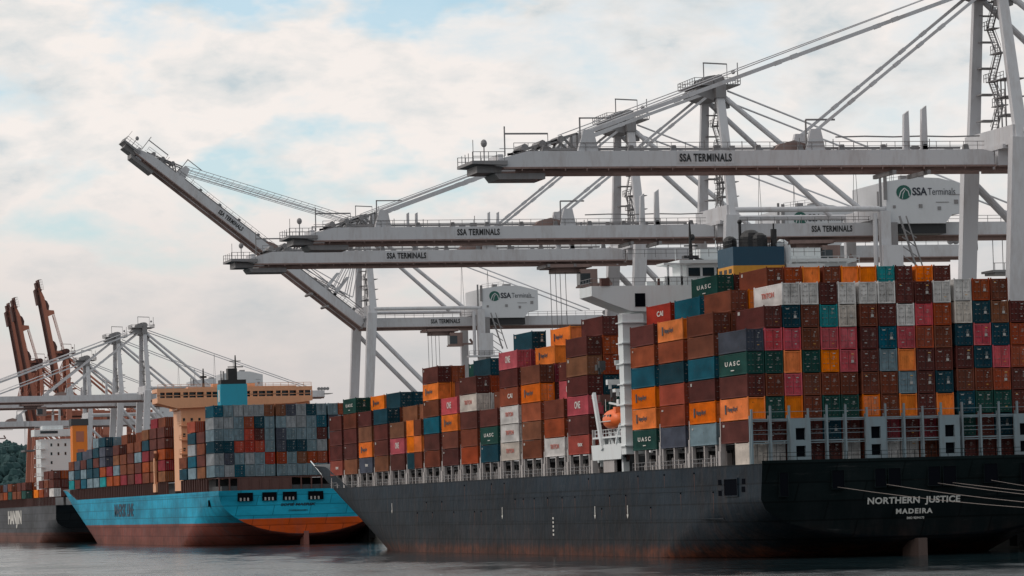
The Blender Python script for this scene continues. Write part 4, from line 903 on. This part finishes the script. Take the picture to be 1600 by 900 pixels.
        for k in range(5): bt(-24 + k * 4.2, G1z + 1.9 + .1 * (k % 2), -19.8 + k * 4.2, G1z + 1.9 + .1 * ((k + 1) % 2), -2.4, .09)
        for x in (-16.5, -11.5): bpoly(bf, [(x, G0z - 1.0), (x + .5, G0z - 1.0), (x + .5, G0z - .45), (x, G0z - .45)], -4.3, 4.3)
    A(bf, 'boom_fittings', FT)
    for x, hgt in ((-14.2, 5.4), (-11.6, 6.1)):
        fnn = MB(); bpoly(fnn, [(x - .45, G1z), (x + .45, G1z), (x + .4, G1z + hgt), (x - .25, G1z + hgt - .5)], -3.9, -3.1); A(fnn, 'boom_fin', W)
    if Yc in (174, 232.5):
        for x in (-53.8, -52.3, -39.6, -38.0):
            fnn = MB(); bpoly(fnn, [(x - .22, G1z), (x + .22, G1z), (x + .22, G1z + 3.0), (x - .15, G1z + 2.8)], 3.1, 3.7); A(fnn, 'boom_fin', W)
    OX = -59.5 if reach > 60 else -reach * .8
    for x, h_ in ((OX, 2.9), (-27.3, 2.9)):
        for sy in (-1, 1):
            bk_ = MB(); bpoly(bk_, [(x - 1.5, G1z), (x + 1.3, G1z), (x + .7, G1z + h_), (x - .7, G1z + h_)], sy * 3.5 - .45, sy * 3.5 + .45); A(bk_, 'stay_bracket', W)
        if x < -50 and tip:
            bk_ = MB()
            for y in (-1.6, 1.6):
                for (xa, za, xb, zb) in ((-10, 0, -1, 2.6), (-10, .1, -1, .1), (-7, 0, -6, 1.2), (-6, 1.2, -4, .1), (-4, .1, -3, 2.0), (-3, 2, -1, .1), (-1, 0, -1, 2.6), (-8, .1, -3, 2.0)):
                    a = Bp(x + xa, G1z + za); b = Bp(x + xb, G1z + zb); bk_.beam((a[0], y, a[1]), (b[0], y, b[1]), .3)
            for xa, za in ((-8.5, .7), (-6, 1.2), (-3.4, 1.8)):
                a = Bp(x + xa, G1z + za); bk_.tube((a[0], -2.2, a[1]), (a[0], 2.2, a[1]), .5, 8)
            A(bk_, 'rope_support', FT)
        else:
            bk_ = MB(); bpoly(bk_, [(x - 6, G1z), (x - 1.2, G1z), (x - 1.2, G1z + .9), (x - 3, G1z + 1.4), (x - 5, G1z + .9)], -3.3, -1.0); A(bk_, 'rope_support', BR)
    # stays
    for sy in (-1, 1):
        ap = (-.6, sy * 4.0, AP + .4)
        o_x, o_z = Bp(OX, G1z + 2.6); i_x, i_z = Bp(-27.3, G1z + 2.6)
        fs_ = MB(); is_ = MB()
        if boom < 5:
            fs_.beam(ap, (o_x, sy * 3.5, o_z), .34, .5); is_.beam(ap, (i_x, sy * 3.5, i_z), .30, .42)
            for k in (.3, .42, .55, .68, .8):
                p = Vector(ap).lerp(Vector((i_x, sy * 3.5, i_z)), k); d_ = (Vector((i_x, sy * 3.5, i_z)) - Vector(ap)).normalized() * .5; is_.beam(p - d_, p + d_, .42, .55)
            for k in (.25, .5, .75):
                p = Vector(ap).lerp(Vector((o_x, sy * 3.5, o_z)), k); d_ = (Vector((o_x, sy * 3.5, o_z)) - Vector(ap)).normalized() * .5; fs_.beam(p - d_, p + d_, .45, .65)
            fs_.tube((-.6, sy * 2.4, AP + 1.8), (o_x, sy * 2.0, o_z + .6), .07)
            fs_.tube((-.6, sy * 1.6, AP + 1.8), (o_x - 3, sy * 1.2, o_z), .06)
        else:
            # folded links while the boom is raised
            kx, kz = -26.5, G0z + 13.5
            for q2 in (0, .9, 1.8, 2.7): fs_.tube((-.6, sy * (4.0 - q2), AP + 1.6 - .5 * q2), (o_x, sy * (3.5 - q2 * .9), o_z + .6 - .7 * q2), .075)
            n_ = 26 if tip else 0
            for k in range(n_ + 1 if n_ else 0):
                p = Vector((-.6, sy * 4, AP + 1.6)).lerp(Vector((o_x, sy * 3.5, o_z + .6)), k / n_); p2 = Vector((-.6, sy * 1.3, AP + .2)).lerp(Vector((o_x, sy * 1.0, o_z - 1.2)), min(1, k / n_ + .02)); fs_.tube(p, p2, .05, 4)
            for (bxx, k1, kk, o2) in ((-29, (-6.5, 63.7), (-2.2, 72), 0), (-26, (-7.6, 62.6), (-3.2, 71), .8), (-15, (-3.3, 60.6), (-1.4, 70), 1.6), (-18, (-4.6, 61.4), (-2.4, 70), 2.4)):
                pz = Bp(bxx, G1z + .9)
                is_.path([(-.6, sy * (4 - o2), AP - 1.5), (kk[0], sy * (4 - o2), kk[1] + dz), (k1[0], sy * (4 - o2), k1[1] + dz), (pz[0], sy * (3.5 - o2), pz[1])], .13)
        A(fs_, 'outer_forestay', W); A(is_, 'inner_forestay', W)
    # apex head with sheaves and platforms
    ah = MB(); ah.beam((0, -5.6, AP), (0, 5.6, AP), 1.8, 2.2); ah.box(-4.6, 3.6, -5.2, 5.2, AP + 1.1, AP + 1.3)
    ah.prism([(-4.6, AP - .2), (-1, AP - 1.4), (1, AP + 1), (-3.6, AP + 1)], -4.2, 4.2)
    for y in (-3, -1.2, .8, 2.6): ah.tube((-1.6, y - .25, AP + 1.9), (-1.6, y + .25, AP + 1.9), 1.0, 12); ah.tube((.4, y - .25, AP + 2.2), (.4, y + .25, AP + 2.2), 1.0, 12)
    ah.prism([(-2.6, AP + 1.3), (1.6, AP + 1.3), (.6, AP + 3.4), (-.8, AP + 3.2)], -.5, .5); ah.box(-.6, 1.8, -4.5, -3.2, AP - 2.8, AP - 1.0)
    ah.rail((-4.6, -5.2, AP + 1.3), (3.6, -5.2, AP + 1.3), 1.1, 1.4, .045); ah.rail((-4.6, 5.2, AP + 1.3), (3.6, 5.2, AP + 1.3), 1.1, 1.4, .045); ah.rail((-4.6, -5.2, AP + 1.3), (-4.6, 5.2, AP + 1.3), 1.1, 1.4, .045); ah.rail((3.6, -5.2, AP + 1.3), (3.6, 5.2, AP + 1.3), 1.1, 1.4, .045)
    ah.beam((-2, -2, AP + 1.3), (-2, -2, AP + 5.4), .16); ah.beam((-2.1, -2, AP + 5.3), (2.2, -2, AP + 5.1), .22); ah.beam((2.2, -2, AP + 5.1), (2.2, -2, AP + 1.3), .1)
    ah.beam((3.2, -5, AP + 1.3), (3.2, -5, AP + 5.0), .14); ah.sphere((2.4, -5, AP + 3.4), .4, .4, .4, 8, 6)
    A(ah, 'mast_head', FT)
    # zigzag stair up the mast and down the leg
    if detail > 0:
        st = MB(); z = G1z + 3; k = 0
        while z < AP - 3:
            s0, s1 = (4.9, 1.8) if k % 2 == 0 else (1.8, 4.9)
            for xx in (1.4, 2.2): st.beam((xx, s0, z), (xx, s1, z + 3.6), .16, .22); st.beam((xx, s0, z + 1.0), (xx, s1, z + 4.6), .06)
            for j in range(9): st.beam((1.4, s0 + (s1 - s0) * j / 9, z + 3.6 * j / 9), (2.2, s0 + (s1 - s0) * j / 9, z + 3.6 * j / 9), .2, .06)
            st.box(1.2, 2.4, min(s1, 4.2) - 1.6, max(s1, 3) + .8, z + 3.55, z + 3.68)
            st.rail((1.2, s1 - 1.2, z + 3.65), (1.2, s1 + 1.5, z + 3.65), 1.1, 1.0, .04)
            st.box(.2, 2.4, 4.6, 7.8 - (z - G1z) * .12, z + 1.8, z + 1.95)
            z += 3.7; k += 1
        A(st, 'stairway', FT); st = MB()
        for zz in (G1z + 4.5, G1z + 7, G1z + 9.5):
            st.box(-1, 2.2, -7.2, -3.2, zz, zz + .12); st.rail((-1, -7.2, zz), (-1, -3.2, zz), 1.0, 1.2, .04)
        for yy in (-6.6, -5.0, -3.6): st.beam((-.6, yy, G1z + 2), (-.6, yy, G1z + 9.5), .16)
        A(st, 'access_platform', FT)
        el = MB(); el.beam((LS + 1.4, -hy, QZ + 3), (LS + 1.4, -hy, G0z + 2), 1.2, 1.5); el.box(LS - 1.0, LS + 2.6, -hy - 1.7, -hy - .9, G0z - 7.4, G0z - 2.0, 1)
        el.box(LS - 3.6, LS + 4, -hy - 2, -hy + 1, G0z - 7.9, G0z - 7.5, 1)
        for k in range(5): el.beam((LS + 2.6, -hy - 1.4, G0z + 1 - k * 1.6), (LS + 5.2, -hy - 1.4, G0z - .8 - k * 1.6), .16)
        el.beam((LS + 2.2, -hy - 1.5, G0z + 3), (LS + 5.0, -hy - 1.5, G0z - 6), .3); el.beam((LS + 3.4, -hy - 1.5, G0z + 3), (LS + 6.2, -hy - 1.5, G0z - 6), .2)
        el.rail((LS - 3.6, -hy - 2, G0z - 7.5), (LS + 4, -hy - 2, G0z - 7.5), 1.1, 1.2, .05)
        el.tube((LS - 1.8, -hy - .2, G0z - 7.5), (LS - 1.8, -hy - .2, G0z + 3.6), .42, 8, 1)
        A(el, 'lift_shaft', [FT, W])
    # machinery house
    if house:
        x0, x1, y0, y1 = 27.9, 42.2, -9.6, 8.6; z0, z1 = G1z + .3, G1z + 6.7
        hm = MB(); hm.prism([(x0, z0 + 1.1), (x0 + .5, z0 - .9), (x1 - 3.6, z0 - .9), (x1 - 2.4, z0 + .6), (x1, z0 + .9), (x1, z1 - .6), (x1 - 4.6, z1 + .55), (x0 + 5.6, z1 + .7), (x0, z1)], y0, y1)
        ho = A(hm, 'machinery_house', HS)
        def HPt(mb, nm_, m): return mb.build(nm_, m, ho)
        HPt(MB().box(x0 + 2.5, x1 - 3.2, y0 + 1, y1 - 1, z0 - 2.6, z0 - .92), 'underframe', BLACK)
        HPt(MB().box(x0 - .5, x0 + .1, y0 - .3, y0 - .05, z0 + 3.2, z1 + .8).box(x0 - 1.3, x0 - .9, y0 - .3, y0 - .05, z0 + 2.0, z1 + 1.0), 'ladder', FT)
        for xx, zz, s_ in ((x0 + 1.4, z0 + 2.0, .25), (x0 + 6.2, z0 + 2.1, .32), (x0 + 9.6, z0 + 1.7, .3), (x1 - 1.6, z0 + 2.8, .36)): HPt(MB().box(xx - s_, xx + s_, y0 - .12, y0 + .02, zz - s_, zz + s_), 'vent', FT)
        v_ = MB(); v_.box(x0 + 9, x0 + 11.4, y0 - .1, y0 + .02, z0 + 2.7, z0 + 2.8); v_.box(x1 - 2.7, x1 - .9, y0 - .1, y0 + .02, z0 + 4.0, z0 + 4.1); HPt(v_, 'rain_hood', FT)
        HPt(MB().box(x0 + 6.6, x0 + 8.4, y0 + 4, y0 + 6, z1 + .3, z1 + 1.3), 'roof_vent', FT); HPt(MB().box(x0 + 3, x0 + 4.2, y0 + 1, y0 + 2.2, z1 + .2, z1 + 1.1), 'roof_vent', FT); v_ = MB()
        v_.box(x0 - .15, x0 + .02, y0 + 4, y0 + 4.5, z0 + 2, z0 + 5); v_.box(x0 - .9, x0 + .02, y0 + 2, y0 + 11, z0 + 2.0, z0 + 2.2)
        HPt(v_, 'wall_fittings', FT)
        if detail > 1:
            rr_ = MB().rail((x0, y0, z1), (x0 + 5.6, y0, z1 + .7), 1.0, 1.5, .03); HPt(rr_, 'roof_rail', FT)
        if lettering:
            lx, lz = x0 + 3.2, z0 + 4.5
            cz = MB(); vs = [(0, 0, 0)] 
            ringp = [(lx + 1.35 * math.cos(a), y0 - .05, lz + 1.25 * math.sin(a)) for a in [2 * math.pi * k / 24 for k in range(24)]]
            ringq = [(lx + 1.35 * math.cos(a), y0 + .02, lz + 1.25 * math.sin(a)) for a in [2 * math.pi * k / 24 for k in range(24)]]
            cz.add(ringp + ringq, [tuple(range(24))] + [(k, (k + 1) % 24, 24 + (k + 1) % 24, 24 + k) for k in range(24)])
            HPt(cz, 'emblem', GREEN)
            sw = MB(); sw.path([(lx - .9, y0 - .08, lz - .9), (lx - .55, y0 - .08, lz + .1), (lx + .1, y0 - .08, lz + .7), (lx + .8, y0 - .08, lz + .15), (lx + 1.0, y0 - .08, lz - .7)], .1, 5); sw.path([(lx - .3, y0 - .08, lz - 1.1), (lx - .15, y0 - .08, lz - .2), (lx + .2, y0 - .08, lz + .35)], .07, 5)
            HPt(sw, 'emblem_stripe', HS)
            link('lettering', text_mesh('SSA', 1.85, KTXT, .05, .02, 2.7), ho, (lx + 2.9, y0 - .05, lz + .05), FACE_AFT)
            link('lettering', text_mesh('Terminals', 1.75, mat('sign_dark_grey', (.05, .055, .07), .5, 0), -.005, .02, 5.0), ho, (lx + 6.9, y0 - .05, lz + .05), FACE_AFT)
    if lettering:
        def sign(xc, up, rot):
            p = Bp(xc, G0z + 1.35) if up else (xc, G0z + 1.35)
            bd = MB().box(-4.1, 4.1, -.02, .01, -.8, .8); so = bd.build('sign_board', W, t, (p[0], -4.12, p[1] - QZ), False, (0, rot, 0))
            link('lettering', text_mesh('SSA TERMINALS', 1.45, BLACK, .045, .02, 7.4, space=1.1), so, (0, -.07, 0), FACE_AFT)
        sign(-43.2, True, R(boom)); sign(19.7, False, 0)
    if trolley is not None:
        T_ = MB(); x = trolley
        T_.box(x - 5, x + 3, -4.2, 4.2, G0z - 1.1, G0z - .5); T_.box(x - 3.5, x + 2.2, -3, 3, G0z - 1.9, G0z - 1.1); T_.box(x + 3, x + 9.5, -5, -4.4, G0z - 1.0, G0z - .8)
        to = A(T_, 'trolley', BR)
        c_ = MB(); c_.box(x + .6, x + 3.8, -5.0, -2.0, G0z - 4.6, G0z - 1.5); c_.box(x + 3.8, x + 6.8, -4.4, -2.4, G0z - 4.5, G0z - 4.1); c_.beam((x + 6.8, -3.4, G0z - 4.3), (x + 6.0, -3.4, G0z - 3.1), .5); c_.box(x + .4, x + 4.0, -5.2, -1.8, G0z - 4.9, G0z - 4.6)
        co_ = A(c_, 'operator_cab', BR)
        MB().box(x + .55, x + 2.4, -5.05, -4.99, G0z - 4.3, G0z - 2.3).box(x + .52, x + .6, -4.8, -2.2, G0z - 4.4, G0z - 2.0).build('cab_window', GLASS, co_)
        rp = MB()
        for xx in (x - 3.5, x - 1.6): 
            for yy in (-2, 2): rp.tube((xx, yy, G0z - 1.5), (xx + .2, yy, G0z - 17), .06, 4)
        rp.box(x - 4.4, x - .8, -6, 6, G0z - 17.6, G0z - 17)
        A(rp, 'hoist_rope', CABLE)
    if lettering and back == 63.0 and Yc == 174:
        hp = MB(); hp.box(49.5, 55.5, -3, 3, 46.4, 46.8); hp.box(50, 55, -2.6, 2.6, 46.0, 46.4)
        for xx in (49.8, 51.6, 53.4, 55.2):
            hp.beam((xx, -3, 46.8), (xx, -3, 48), .1); hp.tube((xx, -2.4, 46.8), (xx, -2.4, G0z), .07, 4)
        hp.beam((49.5, -3, 48), (55.5, -3, 48), .1); A(hp, 'hanging_platform', FT)
    hr = MB()
    for xx, zt_, zb_ in ((26.2, 60 + dz, G0z + 4), (31, 64, G0z + 6)):
        pass
    for fx_ in (.62, .80):
        p = Vector((1.5, -4.2, AP + .2)).lerp(Vector((back - 6, -3.6, G1z + 1.5)), fx_ * .66)
        for e in (-.5, .5): hr.tube((p.x, p.y, p.z), (p.x + e, p.y, G1z + .2), .045, 4)
    A(hr, 'hanger_rope', CABLE)
    return t

GW = 'tall grey ship-to-shore cranes behind the near ship'
crane('container_crane', 37.5, 'nearest grey crane at the right, its long boom the topmost across the sky', GW)
crane('container_crane', 174, 'second grey crane from the right, boom across mid sky, lettered house over the stacks', GW, trolley=17)
crane('container_crane', 232.5, 'third grey crane from the right, lowest level boom with a cab slung under it', GW, trolley=-11, back=65)
crane('container_crane', 481, 'grey crane with its boom raised at a slant to the upper left', GW, boom=38.3, trolley=20)
GF = 'distant white cranes at the left'
crane('container_crane', 945, 'distant white crane with its tall mast left of the cream bridge, nearest of three', GF, dx=12, dz=-3.0, detail=1, lettering=False, back=66, trolley=-40)
crane('container_crane', 1015, 'middle of the three distant white cranes at the left', GF, dx=12, dz=-3.0, detail=1, lettering=False, back=60)
crane('container_crane', 1105, 'leftmost and lowest of the three distant white cranes, with a low boom', GF, dx=12, dz=-8.0, detail=1, lettering=False, back=60, trolley=-40)
RM = (RUSTR, RUSTD, RUSTD, RUSTR)
GR = 'rust-red cranes with raised booms at the far left'
for yy, lb_, bo_, dz_ in ((1298, 'rust-red crane with upright boom, leftmost of the far group', 80.5, -3), (1272, 'rust-red crane with upright boom, second of the far group', 80, -2), (1178, 'rust-red crane with upright boom standing apart, tallest at the far left', 80, -2)):
    crane('container_crane', yy, lb_, GR, house=False, boom=bo_, dx=13, dz=dz_, mats=RM, detail=1, lettering=False, back=40, reach=54 if yy > 1200 else 56, gh=2.0, tip=False)
print('containers', COUNT[0])
